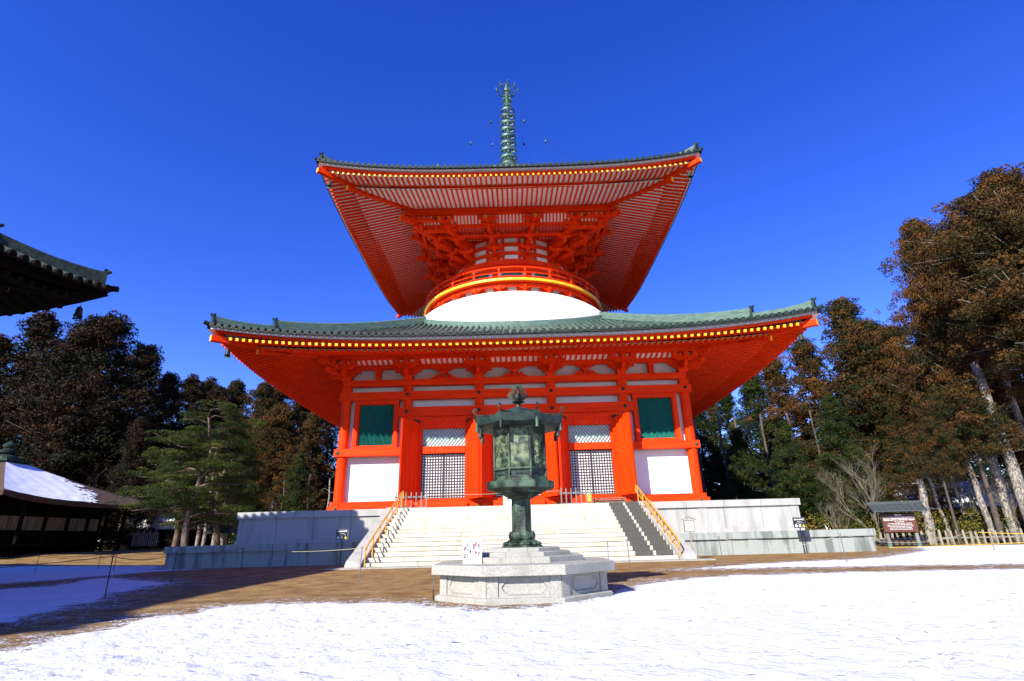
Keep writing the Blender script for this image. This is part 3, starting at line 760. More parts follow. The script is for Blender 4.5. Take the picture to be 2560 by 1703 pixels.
vb = MB()
for i in range(24):
    a = 2*math.pi*(i+.5)/24; vb.T = Matrix.Rotation(a, 4, 'Z')
    if i % 2 == 0: pass
    vb.box(5.55, 5.76, -.13, .13, 24.42, 26.85)
for i in range(12):
    a = 2*math.pi*(i+.5)/12; vb.T = Matrix.Rotation(a, 4, 'Z')
    for zz in (24.75, 25.6): vb.prism(armpoly(.75, .4), (5.72, 0, zz), (0, 1, 0), (1, 0, 0), .2)
    for zz in (24.42,): vb.box(5.6, 6.15, -.3, .3, zz, zz+.34)
vb.build('drum_bracing', 'red', DR)
# ---------------- upper brackets
def ubracket(ang_in, ex, ey, k, corner=False):
    T = rot4(k); b = MB(); b.T = T
    p0 = Vector((5.55*math.sin(ang_in), -5.55*math.cos(ang_in), 0)); p1 = Vector((ex, ey, 0)); d = (p1-p0); Ln = d.length; d.normalize(); sdv = Vector((-d.y, d.x, 0))
    wd_ = .36 if corner else .30
    steps = [(.34, 24.95, 1), (.62, 25.62, 2), (.90, 26.28, 3)]
    for f_, z, i in steps:
        e = Ln*f_
        b.prism([(0, .40), (e, .40), (e, .22), (e-.12, .07), (e-.4, 0), (0, 0)], p0+Vector((0, 0, z)), d, sdv, wd_)
        c = p0+d*(e-.15)
        masu(b, c.x, c.y, z+.40, .36, .24)
        # cross arm parallel to the wall
        u = Vector((1, 0, 0)) if not corner else sdv
        if not corner or i < 3: b.prism(armpoly(.72, .3), c+Vector((0, 0, z+.40)), u, Vector((u.y, -u.x, 0)), .24)
        for q in (-.55, 0, .55): masu(b, c.x+u.x*q, c.y+u.y*q, z+.70, .28, .18)
    # long tail rafter with a yellow end
    t0 = p0+d*.4+Vector((0, 0, 27.15)); t1 = p1+d*(.75 if not corner else 1.3)+Vector((0, 0, 26.95))
    b.bar(t0, t1, wd_, .36, mi=0, endmi=1)
    if corner: b.bar(t0+Vector((0, 0, .45)), p1+d*.9+Vector((0, 0, 27.62)), wd_, .34, endmi=1)
    # slanting lower tail
    b.bar(p0+d*.1+Vector((0, 0, 25.9)), p0+d*Ln*.97+Vector((0, 0, 26.75)), wd_*.85, .26)
    for q in (-.62, 0, .62):
        if not corner: masu(b, p1.x+q, p1.y, 27.28, .32, .2)
    if not corner: b.prism(armpoly(.85, .3), (p1.x, p1.y, 27.0), (1, 0, 0), (0, 1, 0), .26)
    b.build('bracket_set', ['red', 'ochre'], PG)
for k in range(4):
    for sx in (-1, 1):
        ubracket(sx*R_(13.5), sx*1.98, -8.45, k)
        ubracket(sx*R_(38), sx*5.75, -8.45, k)
    ubracket(R_(45), 8.5, -8.5, k, True)
for k in range(4):
    for s in (-1, 1):
        b = MB(); b.T = rot4(k)
        b.prism(armpoly(1.7, .3), (s*7.2, -8.45, 27.0), (1, 0, 0), (0, 1, 0), .26); b.prism(armpoly(2.0, .28), (s*6.7, -7.75, 26.35), (1, 0, 0), (0, 1, 0), .24)
        for q in range(5): masu(b, s*(5.9+q*.62), -8.45, 27.29, .28, .19); masu(b, s*(5.3+q*.6), -7.75, 26.62, .26, .17)
        b.build('corner_bracket_arm', 'red', PG)
ring_sq('upper_purlin', 'redx', PG, 8.30, 8.62, 27.60, 28.22)
ring_sq('upper_bracket_beam', 'redx', PG, 7.60, 7.84, 26.80, 27.06)
ring_sq('inner_bracket_beam', 'redx', PG, 6.65, 6.88, 26.32, 26.56)
cv = MB(); cr = MB(); lt = MB()
for k in range(4):
    T = rot4(k); cv.T = T; cr.T = T; lt.T = T
    cv.add([(-7.8, -7.8, 27.02), (7.8, -7.8, 27.02), (8.4, -8.4, 27.66), (-8.4, -8.4, 27.66)], [(0, 1, 2, 3)])
    for i in range(52):
        x = -7.8+15.6*(i+.5)/52; cr.bar((x, -7.83, 26.98), (x, -8.40, 27.56), .13, .07)
    cv.add([(-5.2, -5.2, 26.92), (5.2, -5.2, 26.92), (7.62, -7.62, 26.92), (-7.62, -7.62, 26.92)], [(0, 1, 2, 3)])
    for i in range(50):
        x = -7.5+15*(i+.5)/50; lt.box(x-.05, x+.05, -7.6, -max(5.3, abs(x)), 26.84, 26.92)
    for j in range(8):
        y = 5.5+2.1*j/8; lt.box(-y, y, -y-.05, -y+.05, 26.845, 26.90)
cv.build('upper_cove_panel', 'soffit', PG); cr.build('upper_cove_ribs', 'red', PG); lt.build('lattice_ceiling', 'red', PG)
# ---------------- upper roof
EU = Eave(14.8, 27.9, 1.03, 14.42, 12.6, 8.35, .225, lambda d: 27.9+.44*(14.8-d)+.0125*(14.8-d)**2, sp=.405, zf=-.72, zb=-.63)
UR = core('upper_roof', EU, 1.0, PG, 'soffit')
EU.tiles(UR, 'copper', 'copperend', 1.1, ribstep=6)
EU.rafters(UR, 'red', 'yellow', 'ochre', .135, .14)
EU.soffit(UR, 'soffit'); EU.fan_edge(UR, 'redx', 'fascia')
EU.hips(UR, 'ridge', [(1.2, 12.0, .55), (11.95, 14.5, .42)])
EU.corner_beams(UR, 'red', 'yellow', 14.66, 27.90, 12.9, 27.50, .32)
# ---------------- spire
SP = MB()
zt = EU.h(0)
SP.box(-1.6, 1.6, -1.6, 1.6, zt-1.2, zt+.6).box(-1.8, 1.8, -1.8, 1.8, zt+.6, zt+.8)
SP.lathe([(1.5, zt+.8), (1.45, zt+1.3), (1.1, zt+1.8), (.5, zt+2.0), (.75, zt+2.3), (.9, zt+2.5), (.2, zt+2.5)], 20)
SPo = SP.build('spire', 'spire', PG, True)
mz = zt+2.5
MB().lathe([(.16, mz), (.15, 50.6), (0, 50.9)], 10).build('mast', 'spire', SPo, True)
rz = [46.55-.935*i for i in range(9)]
for i, z in enumerate(rz):
    R0 = .80+.022*i; b = MB()
    b.lathe([(R0-.06, z-.13), (R0, z-.13), (R0, z+.12), (R0-.06, z+.12)], 28, closed=True)
    for j in range(8):
        a = 2*math.pi*(j+.5)/8; c, s = math.cos(a), math.sin(a)
        b.bar((.14*c, .14*s, z-.02), (R0*c, R0*s, z), .05, .08)
        b.path([(R0*c, R0*s, z-.05), (R0*.72*c, R0*.72*s, z-.16), (R0*.75*c, R0*.75*s, z-.3), (R0*c, R0*s, z-.4)], .025, 4)
        b.ball(((R0+.03)*c, (R0+.03)*s, z-.5), .055, 5, 1.3)
    b.lathe([(.15, z-.42), (.3, z-.25), (.34, z-.1), (.26, z+.05), (.15, z+.1)], 10)
    b.build('spire_ring', 'spire', SPo, True)
b = MB(); b.lathe([(.16, 47.2), (.34, 47.35), (.2, 47.5), (.2, 47.7), (.42, 47.95), (.22, 48.1), (.24, 48.3), (.46, 48.75), (.3, 49.0), (.42, 49.3), (.5, 49.6), (.4, 49.9), (.2, 50.0), (.3, 50.3), (.12, 50.5)], 10)
for j in range(8):
    a = math.pi/4*j
    for (r, z, q) in ((.38, 47.5, .1), (.46, 48.25, .14), (.42, 48.7, .1)): b.ball((r*math.cos(a), r*math.sin(a), z), q, 5, 1.2)
b.build('lotus_bulb', 'spire', SPo, True)
b = MB(); zz = 49.75
for j in range(8):
    a = math.pi/4*j+.1; a2 = a+math.pi/4; p = Vector((1.12*math.cos(a), 1.12*math.sin(a), zz)); q = Vector((1.12*math.cos(a2), 1.12*math.sin(a2), zz))
    b.tube(p, q, .06, n=6); b.tube((.35*math.cos(a), .35*math.sin(a), zz-.15), p, .045, n=6); b.tube(p, p*1.0+Vector((.12*math.cos(a), .12*math.sin(a), .22)), .05, .03, 6); b.ball(p+Vector((.13*math.cos(a), .13*math.sin(a), .24)), .10, 5)
    b.ball(p+Vector((0, 0, -.16)), .05, 5)
b.build('crown_wheel', 'spire', SPo, True)
# chains from the spire to the roof corners, with little bells
for sx in (-1, 1):
    for sy in (-1, 1):
        P0 = Vector((sx*.6, sy*.6, 46.9)); P1 = Vector((sx*14.2, sy*14.2, 29.6)); pts = []
        for i in range(25):
            t = i/24; p = P0.lerp(P1, t); p.z -= 4.7*4*t*(1-t); pts.append(p)
        b = MB(); b.path(pts, .014, 4); c = b.build('chain', 'black', PG)
        for t in (.088, .238, .45):
            p = P0.lerp(P1, t); p.z -= 4.7*4*t*(1-t)
            g = MB(); g.lathe([(.02, p.z), (.07, p.z-.06), (.10, p.z-.22), (.13, p.z-.34), (.02, p.z-.34)], 8, (p.x, p.y)); g.build('chain_bell', 'spire', c, True)
wind_bell((-17.6, -17.6, 12.62), 'small green wind bell under the left corner of the lower vermilion eave')
wind_bell((17.6, -17.6, 12.62), 'green wind bell under the right corner of the lower vermilion eave before the trees')
wind_bell((-13.9, -13.9, 27.5), 'small green wind bell under the upper roof left corner')
wind_bell((13.9, -13.9, 27.5), 'small green wind bell under the upper roof right corner, beside the yellow beam end')

# papers and plates fixed on the doors
def plate(door, t, z0, z1, w_, m, txt=None, size=.1, side=1, mt='ink'):
    o, p, d = door; n = Vector((0, 0, 1)).cross(d)*side
    c = p+d*t+n*.075; c.z = 0
    b = MB(); b.add([c-d*w_/2+Vector((0, 0, z0)), c+d*w_/2+Vector((0, 0, z0)), c+d*w_/2+Vector((0, 0, z1)), c-d*w_/2+Vector((0, 0, z1))]+[c-n*.012-d*w_/2+Vector((0, 0, z0)), c-n*.012+d*w_/2+Vector((0, 0, z0)), c-n*.012+d*w_/2+Vector((0, 0, z1)), c-n*.012-d*w_/2+Vector((0, 0, z1))],
                    [(0, 1, 2, 3), (7, 6, 5, 4), (0, 4, 5, 1), (1, 5, 6, 2), (2, 6, 7, 3), (3, 7, 4, 0)])
    k = [m]
    if txt:
        u = d*(1 if (d.x > 0) else -1)
        text_mb(txt, size, b, c+n*.006+Vector((0, 0, (z0+z1)/2)), u, (0, 0, 1), 1, True); k = [m, mt]
    return b, k
def add_plate(name, label, cat, *a, **kw):
    b, k = plate(*a, **kw); return b.build(name, k, None, label=label, cat=cat)
add_plate('name_plate', 'pale yellow vertical wooden plate with dark characters on the rightmost open door', 'plate', D3[1], .62, 4.15, 5.05, .15, 'signyellow', '高野山根本大塔', .13, 1)
add_plate('notice_paper', 'column of three white notices pasted on the rightmost open door', 'notice', D3[1], 1.1, 4.42, 5.25, .26, 'paper', side=1)
add_plate('notice_paper', 'tall blank white paper strip on the centre door leaf, right of the lantern', 'notice', D2[1], .95, 4.5, 6.1, .26, 'paper', side=1)
add_plate('notice_paper', 'narrow white paper strip with vertical writing on the centre door leaf left of the lantern', 'notice', D2[0], .95, 4.3, 5.9, .18, 'paper', '大日如来御宝前', .16, -1)

# ================================================================== STONE PLATFORM
PF = thing('stone_platform', 'two-tier pale granite platform under the pagoda with overhanging coping', 'platform')
def tier(name, hx, hyf, hyb, z0, z1, caph, over, pil=3.2, jt=1.9, plinth=.16, gm='granite'):
    core_ = MB().box(-hx+.05, hx-.05, -hyf+.05, hyb-.05, z0, z1-.02); t = core_.build(name, 'joint', PF)
    pw = MB(); cap = MB(); pl = MB(); pi_ = MB()
    for (ax, L0, L1, dpt) in (('f', -hx, hx, hyf), ('b', -hx, hx, hyb), ('l', -hyf, hyb, hx), ('r', -hyf, hyb, hx)):
        def B(mb, a, b, out, inn, za, zb):
            if ax == 'f': mb.box(a, b, -out, -inn, za, zb)
            elif ax == 'b': mb.box(a, b, inn, out, za, zb)
            elif ax == 'l': mb.box(-out, -inn, a, b, za, zb)
            else: mb.box(inn, out, a, b, za, zb)
        e = 0 if ax in 'fb' else 1
        n = max(1, round((L1-L0)/jt)); st = (L1-L0)/n
        rj = random.Random(len(name)+ord(ax))
        for i in range(n):
            a, b = L0+i*st+.011, L0+(i+1)*st-.011
            if e and i == 0: a += .06
            if e and i == n-1: b -= .06
            dj = rj.uniform(-.004, .004)
            B(pw, a, b, dpt+dj, dpt-.06, z0+plinth, z1-caph-.0)
            o1 = over if not e else over
            ea = a-(over if i == 0 and not e else 0); eb = b+(over if i == n-1 and not e else 0)
            B(cap, ea, eb, dpt+over+rj.uniform(-.003, .003), dpt-.9 if not e else dpt-.85, z1-caph, z1+(0 if not e else -.004))
        n2 = max(1, round((L1-L0)/(jt*1.25))); st = (L1-L0)/n2
        for i in range(n2):
            a, b = L0+i*st+.006, L0+(i+1)*st-.006
            ea = a-(.1 if i == 0 and not e else 0); eb = b+(.1 if i == n2-1 and not e else 0)
            B(pl, ea, eb, dpt+.1, dpt-.04, z0, z0+plinth-.003)
        n3 = max(1, round((L1-L0)/(pil*2))); st = (L1-L0-.5)/n3
        for i in range(n3+1):
            a = L0+i*st; q_ = MB(); B(q_, a+(.003 if e else 0), a+.5-(.003 if e else 0), dpt+.035, dpt-.03, z0+plinth+.002, z1-caph-.002); q_.build('pilaster', gm, t)
    pw.build('wall_stones', gm, t); cap.build('coping', gm, t); pl.build('plinth', gm, t)
    return t
tier('lower_tier', 18.85, 18.0, 18.85, -.2, 1.13, .35, .13, gm='granitewet')
tier('upper_tier', 16.80, 14.75, 16.8, 1.10, 2.95, .38, .13, pil=2.6, jt=2.3, plinth=.24)
MB().box(-16, 16, -13.9, 16, 2.80, 2.965).build('platform_floor', 'granite', PF)
MB().box(-18.2, 18.2, -17.2, 18.2, 1.0, 1.122).build('ledge_floor', 'granite', PF)
# ---------------- stairs
ST = thing('stone_staircase', 'wide pale granite staircase with sloping side cheeks up to the pagoda', 'staircase')
NR = 14; Y0, Y1 = -22.3, -14.9; rise = 2.94/NR; run = (Y1-Y0)/NR
SXW = 7.18
for i in range(NR):
    y = Y0+i*run; z1 = rise*(i+1); b = MB(); rj = random.Random(i); x = -SXW-rj.uniform(0, 1.2)
    while x < SXW:
        x2 = x+rj.uniform(1.5, 1.9); a = max(x, -SXW)+.005; c = min(x2, SXW)-.005
        if c-a > .02: b.box(a, c, y+rj.uniform(-.004, .004), y+run+.25, z1-rise+.012, z1-.006+rj.uniform(-.003, .003)+(.02 if False else 0))
        x = x2
    b.build('step', 'granite2', ST)
MB().add([(sx*(SXW-.01), y, z) for sx in (-1, 1) for y, z in ((Y0+.12, -.1), (Y0+.12, .05), (Y1+.1, 2.6), (Y1+.1, -.1))], [(0, 1, 2, 3), (7, 6, 5, 4), (0, 4, 5, 1), (1, 5, 6, 2), (2, 6, 7, 3)]).build('stair_core', 'joint', ST)
for s in (-1, 1):
    xi, xo = s*SXW, s*(SXW+.74); x0, x1 = min(xi, xo), max(xi, xo)
    b = MB(); P = [(Y0-.35, -.1), (Y0-.35, .12), (Y0-.15, .3), (Y1-.1, 3.02), (-14.6, 3.02), (-14.6, -.1)]
    b.add([(x, y, z) for x in (x0+.003, x1) for y, z in P], [tuple(range(6)), tuple(reversed(range(6, 12)))]+[(i, 6+i, 6+(i+1) % 6, (i+1) % 6) for i in range(6)])
    b.build('stair_cheek', 'granite', ST)
b = MB(); x = -8.6
while x < 8.6: b.box(x+.005, min(x+2.1, 8.6)-.005, Y0-.85, Y0-.01, -.1, .05); x += 2.1
b.build('foot_slab', 'graniteb', ST)
# rubber mats, two to a step
ordn = ['bottom', 'second', 'third', 'fourth', 'fifth', 'sixth', 'seventh', 'eighth', 'ninth', 'tenth', 'eleventh', 'twelfth', 'thirteenth', 'top']
for i in range(1, NR):
    y = Y0+i*run; z = rise*(i+1)
    for j, (xa, xb) in enumerate(((5.35, 6.18), (6.32, 7.12))):
        b = MB(); n = 6
        yy = [y-.022, y-.022, y+.0, y+run-.03]; zz = [z-rise*.92, z-.006, z+.018, z+.018]
        b.add([(xa+(xb-xa)*q, a, c) for q in (0, 1) for a, c in zip(yy, zz)]+[(xa+(xb-xa)*q, a, c) for q in (0, 1) for a, c in ((y-.006, z-rise*.92), (y+run-.03, z+.003))],
              [(0, 1, 5, 4), (1, 2, 6, 5), (2, 3, 7, 6), (0, 8, 9, 3, 2, 1), (4, 5, 6, 7, 11, 10), (3, 9, 11, 7), (0, 4, 10, 8)])
        b.build('step_mat', 'mat', None, label='black ribbed rubber mat on the %s stone step, %s column of mats' % ((ordn[i]+(' stair' if i == 13 else ' from bottom')), ('left' if j == 0 else 'right')), cat='mat', group='black mats laid on the steps beside the right handrail')
# ---------------- handrails
def handrail(x, label, lattice):
    t = thing('handrail', label, 'handrail', (x, Y0, 0), 0, 'yellow handrails on the staircase')
    def zs(u): return max(0, rise*math.floor(u/run+1)) if u >= 0 else 0
    slope = 2.94/(Y1-Y0); L = Y1-Y0+.35
    top = [(0, -.35, .45), (0, -.28, .78), (0, 0, .98), (0, L-.35, .98+slope*(L-.35)), (0, L-.05, .98+slope*(L-.2)), (0, L, .6+slope*(L-.35))]
    MB().path(top, .04, 8).build('top_rail', 'railyellow', t, True)
    MB().path([(0, -.05, .52), (0, L-.3, .52+slope*(L-.25))], .028, 6).build('mid_rail', 'railyellow', t, True)
    n = 7
    for i in range(n):
        u = -.3+(L-.1)*i/(n-1); MB().tube((0, u, zs(u)-.02), (0, u, .98+slope*max(u, -.25)), .03, n=8).build('post', 'railyellow', t, True)
    if lattice:
        b = MB()
        for i in range(n*2-2):
            u0 = -.05+(L-.3)*i/(n*2-2); u1 = -.05+(L-.3)*(i+1)/(n*2-2)
            z0, z1 = (.52, .98) if i % 2 == 0 else (.98, .52)
            b.tube((0, u0, z0+slope*u0), (0, u1, z1+slope*u1), .016, n=6)
        b.build('lattice_braces', 'railyellow', t)
handrail(-7.02, 'yellow metal handrail down the left edge of the stone stairs', False)
handrail(7.22, 'yellow metal handrail with zigzag braces beside the black mats on the right of the stairs', True)
# ---------------- barriers in front of doors
def barrier(x, y, w_, label, rz=0, n=7):
    t = thing('wooden_barrier', label, 'barrier', (x, y, 2.95), rz, 'grey wooden barriers before the doors')
    b = MB()
    for i in range(n):
        MB().box(-w_/2+w_*i/(n-1)-.035, -w_/2+w_*i/(n-1)+.035, -.05, .02, .05, .98+(.05 if i in (0, n-1) else 0)).build('picket', 'woodgrey', t)
    MB().box(-w_/2-.1, w_/2+.1, .021, .08, .66, .75).build('rail', 'woodgrey', t)
    MB().box(-w_/2-.1, w_/2+.1, -.12, .09, 0, .10).build('foot_beam', 'woodgrey', t)
    for s in (-1, 1): MB().box(s*w_/2-.06, s*w_/2+.06, -.3, .3, -.0, .06).build('foot', 'woodgrey', t)
barrier(-6.65, -14.0, 1.9, 'grey picket barrier standing at the head of the left handrail')
barrier(3.6, -14.0, 1.85, 'grey picket barrier at the head of the stairs, right of the lantern')
bs = MB().box(-.2, .2, -.01, .01, -.3, .3); text_mb('土足厳禁', .1, bs, (0, -.012, 0), (1, 0, 0), (0, 0, 1), 1, True)
o = bs.build('notice_paper', ['signyellow', 'ink'], None, label='small yellow notice with writing tied to the right picket barrier', cat='notice'); o.location = (4.38, -14.07, 3.36); o.scale = (.42, 1, .8)
# wooden steps on the right
WS = thing('wooden_steps', 'low brown timber steps at the top right of the stone stairs', 'steps', (5.75, -13.25, 2.95))
for i in range(3): MB().box(-.98, .98, -.45+.3*i, -.1+.3*i, .10+.13*i, .15+.13*i).build('tread', 'wood', WS)
MB().box(-.95, -.9, -.45, .5, 0, .4).box(.9, .95, -.45, .5, 0, .4).build('stringers', 'wood', WS)
# tablet board on the platform edge behind the lantern
tb = MB().box(-.3, .3, -.03, .03, 0, .62); text_mb('一般参拝入口', .16, tb, (0, -.034, .32), (1, 0, 0), (0, 0, 1), 1, True)
o = tb.build('notice_board', ['signwhite', 'ink'], None, label='small white board with vertical black writing standing at the stair head behind the lantern', cat='notice board'); o.location = (-.62, -14.3, 2.95); 
# cord strung across the front doors
def catenary(a, b, sag, n=14):
    a = Vector(a); b = Vector(b); return [a.lerp(b, i/n)-Vector((0, 0, sag*4*(i/n)*(1-i/n))) for i in range(n+1)]
MB().path(catenary((-5.7, -14.0, 3.75), (2.7, -14.0, 3.8), .06), .012, 4).build('cord', 'rope', None, label='thin pale cord strung between the two picket barriers', cat='cord')
# pink-painted lattice screen behind the platform's left
LS = thing('lattice_screen', 'faded red lattice screen seen above the platform at the left of the pagoda', 'screen', (-17.3, 3, 2.9))
b = MB()
for i in range(30): b.box(i*.19, i*.19+.08, -.02, .02, 0, 1.55)
b.build('slats', 'paper', LS)
MB().box(0, 5.7, .021, .06, .45, .55).box(0, 5.7, .021, .06, .95, 1.05).box(0, 5.7, .021, .06, 1.35, 1.42).build('rails', 'signred', LS)
for i in range(3): MB().box(-.08+i*2.8, .04+i*2.8, -.05, .062, -.1, 1.68).build('post', 'woodgrey', LS)

# ================================================================== LANTERN
LX, LY = 0.0, -36.02
A8 = math.pi/8
def oc(ap): return ap/math.cos(A8)
LB = thing('lantern_pedestal', 'octagonal speckled granite pedestal with carved panels in the snow before the stairs', 'pedestal', (LX, LY, 0))
def octo(mb, prof, **kw): return mb.lathe([(oc(a), z) for a, z in prof], 8, a0=A8, **kw)
octo(MB(), [(1.80, -.05), (1.80, .09), (1.77, .11), (1.5, .11)]).build('plinth', 'graniteb', LB)
octo(MB(), [(1.62, .11), (1.62, .50)]).build('core', 'joint', LB)
for k in range(8):
    a = -math.pi/2+k*math.pi/4; T = Matrix.Rotation(k*math.pi/4, 4, 'Z')
    hw = 1.70*math.tan(A8)
    b = MB(); b.T = T; nx, nzv = 84, 22
    def relief(u, v):
        x = (u-.5)*2*(hw-.22); z = .125+.36*v; X = abs(x)/(hw-.22)
        # kozama: recessed field with cusped upper edge
        Z = v
        top = .90-.05*abs(math.sin(X*math.pi*2.3))-(.10 if X > .6 else 0)-max(0, (X-.72))*2.2
        bot = .14+max(0, X-.55)**2*2.8
        ins = min(top-Z, Z-bot, (.93-X)*2.0)
        dpt = -.026*max(0, min(1, ins*22))
        bead = .012*math.exp(-((ins)/.035)**2)
        n_ = noise.noise(Vector((x*30+k, z*30, 0)))*.0015
        return (x, -(1.69+dpt+bead+n_), z)
    b.grid(relief, nx, nzv); b.build('carved_panel', 'graniteb', LB)
    b = MB(); b.T = T; b.box(-hw+.003, -hw+.215, -1.715, -1.6, .112, .498).box(hw-.215, hw-.003, -1.715, -1.6, .112, .498).box(-hw+.215, hw-.215, -1.705, -1.6, .112, .128).box(-hw+.215, hw-.215, -1.705, -1.6, .482, .498)
    b.build('corner_block', 'graniteb', LB)
    b = MB(); b.T = T; h1 = 1.88*math.tan(A8)-.003
    b.add([(-h1, -1.88, .50), (h1, -1.88, .50), (1.2*math.tan(A8)-.003, -1.2, .50), (-1.2*math.tan(A8)+.003, -1.2, .50), (-h1, -1.88, .665), (h1, -1.88, .665), (h1-.01, -1.865, .68), (-h1+.01, -1.865, .68), (1.2*math.tan(A8)-.003, -1.2, .69), (-1.2*math.tan(A8)+.003, -1.2, .69)],
          [(0, 3, 2, 1), (0, 1, 5, 4), (4, 5, 6, 7), (7, 6, 8, 9), (1, 2, 8, 6, 5), (0, 4, 7, 9, 3)])
    b.build('cap_stone', 'graniteb', LB)
for ap, z0, z1, nm in ((1.27, .68, .80, 'lower_stone_step'), (1.02, .80, .885, 'middle_stone_step'), (.80, .885, .965, 'upper_stone_step')):
    b = MB()
    octo(b, [(ap, z0), (ap, z1-.012), (ap-.012, z1), (.1, z1)])
    b.build(nm, 'graniteb', LB)
    j = MB()
    for xx in (-.35, .12): j.box(xx*ap, xx*ap+.006, -ap-.002, -ap+.01, z0, z1)
    j.build('joint_lines', 'joint', LB)
LN = thing('bronze_lantern', 'green patinated octagonal bronze lantern with wide upturned roof and flaming jewel', 'lantern', (LX, LY, .965))
Z_ = -.965
b = MB(); octo(b, [(.44, .965+Z_), (.44, 1.0+Z_), (.40, 1.01+Z_)])
b.build('base_plate', 'patina', LN)
b = MB()
b.lathe([(.40, 1.0+Z_), (.41, 1.02+Z_), (.36, 1.08+Z_), (.26, 1.12+Z_), (.2, 1.13+Z_)], 32)
for i in range(16):
    a = 2*math.pi*i/16; b.ball((.37*math.cos(a), .37*math.sin(a), 1.035+Z_), .062, 7, .7)
    a += math.pi/16; b.ball((.29*math.cos(a), .29*math.sin(a), 1.085+Z_), .05, 6, .6)
b.build('lotus_skirt', 'patina', LN, True)
b = MB(); b.lathe([(.2, 1.12+Z_), (.27, 1.14+Z_), (.285, 1.2+Z_), (.27, 1.27+Z_), (.18, 1.28+Z_)], 32)
for i in range(8):
    a = 2*math.pi*(i+.5)/8
    b.T = Matrix.Translation((.262*math.cos(a), .262*math.sin(a), 1.2+Z_)) @ Matrix.Rotation(a, 4, 'Z') @ Matrix.Diagonal((.45, 1.1, 1.05, 1))
    b.ball((0, 0, 0), .093, 8)
b.build('lotus_cup', 'patina', LN, True)
b = MB(); b.lathe([(.225, 1.27+Z_), (.22, 1.32+Z_), (.22, 1.98+Z_), (.245, 2.0+Z_)], 6, a0=R_(-8))
for i in range(7): a = i*.9; b.ball((.03*math.cos(a)*i/3, -.197, 1.72+Z_+.03*math.sin(a)*i/3), .012, 5)
b.build('post', 'patina', LN)
b = MB(); b.lathe([(.2, 1.97+Z_), (.26, 1.99+Z_), (.36, 2.04+Z_), (.42, 2.08+Z_), (.42, 2.10+Z_), (.46, 2.10+Z_)], 32)
octo(b, [(.42, 2.10+Z_), (.50, 2.105+Z_), (.52, 2.14+Z_), (.58, 2.145+Z_), (.60, 2.17+Z_), (.72, 2.18+Z_), (.755, 2.20+Z_), (.765, 2.33+Z_), (.74, 2.35+Z_), (.64, 2.36+Z_), (.63, 2.40+Z_), (.60, 2.42+Z_)])
b.build('platform_slab', 'patina', LN)
FB = MB(); octo(FB, [(.57, 2.40+Z_), (.57, 2.60+Z_), (.555, 2.60+Z_), (.555, 3.56+Z_)])
FBo = FB.build('fire_box', 'patinadark', LN)
for k in range(8):
    T = Matrix.Rotation(k*math.pi/4, 4, 'Z'); hw = .575*math.tan(A8)
    b = MB(); b.T = T
    def rel(u, v, k=k):
        x = (u-.5)*2*(hw-.035); z = 2.64+.9*v+Z_; nx_, nz2 = (u-.5)*2, v
        if k % 2 == 0:   # slanting lattice with cloud medallions
            g = abs(((x*22+z*28) % 1)-.5); d = .02*(g > .22)
            for cz in (.25, .55, .8):
                for cx in (-.5, .5):
                    q = math.hypot((nx_-cx)*1.0, (v-cz)*4.0); d = max(d, .028*max(0, 1-q*q*1.1))
            if abs(nx_) < .05: d = .024
        else:            # standing figure among scrolls
            d = .055*abs(noise.noise(Vector((x*38, z*38, k*3))))
            q1 = math.hypot(nx_*2.6, (v-.78)*13); q2 = math.hypot(nx_*2.0, (v-.55)*4.4); q3 = math.hypot(nx_*1.5, (v-.28)*4.6)
            d += .045*max(0, 1-q1)+.04*max(0, 1-q2*q2)+.03*max(0, 1-q3*q3)
            q4 = math.hypot(nx_*1.3, (v-.78)*6); d += .012*math.exp(-((q4-.9)/.12)**2)
        return (x, -(.562+d), z)
    b.grid(rel, 40, 110); b.build('relief_panel', 'patinalight', FBo)
    b = MB(); b.T = T
    R0 = oc(.575); c = Vector((R0*math.sin(A8), -R0*math.cos(A8), 0))
    b.tube(c+Vector((0, 0, 2.42+Z_)), c+Vector((0, 0, 3.58+Z_)), .032, n=8)
    b.bar((-hw, -.59, 2.62+Z_), (hw, -.59, 2.62+Z_), .05, .04); b.bar((-hw, -.585, 3.54+Z_), (hw, -.585, 3.54+Z_), .04, .05); b.bar((-hw, -.585, 2.43+Z_), (hw, -.585, 2.43+Z_), .05, .04)
    b.build('frame_bar', 'patina', FBo)
    b = MB(); b.T = T
    b.path([(-.1, -.582, 2.50+Z_), (-.05, -.585, 2.53+Z_), (0, -.585, 2.51+Z_), (.05, -.585, 2.53+Z_), (.1, -.582, 2.50+Z_)], .012, 5); b.build('scroll_relief', 'patina', FBo)
# roof of the lantern: octagonal with upturned corners
def lroof(prof, k0):
    b = MB(); n = 48; vs = []
    for (ap, z, up) in prof:
        for i in range(n):
            a = A8+2*math.pi*i/n; ph = ((a-A8) % (math.pi/4))-math.pi/8     # 0 at face centre
            r = ap/math.cos(ph); e = abs(ph)/(math.pi/8); vs.append((r*math.cos(a), r*math.sin(a), z+up*e**3+Z_))
    k = len(prof); b.add(vs, [(j*n+i, j*n+(i+1) % n, (j+1)*n+(i+1) % n, (j+1)*n+i) for j in range(k-1) for i in range(n)]); return b
lroof([(.05, 4.09, 0), (.2, 4.07, 0), (.32, 4.02, 0), (.40, 3.95, 0), (.44, 3.90, .01), (.62, 3.84, .03), (.82, 3.79, .05), (1.0, 3.755, .075), (1.03, 3.74, .08), (1.02, 3.70, .08), (.98, 3.60, .03), (.90, 3.575, 0), (.6, 3.57, 0), (.5, 3.57, 0)], 0).build('lantern_roof', 'patinadark', LN, True)
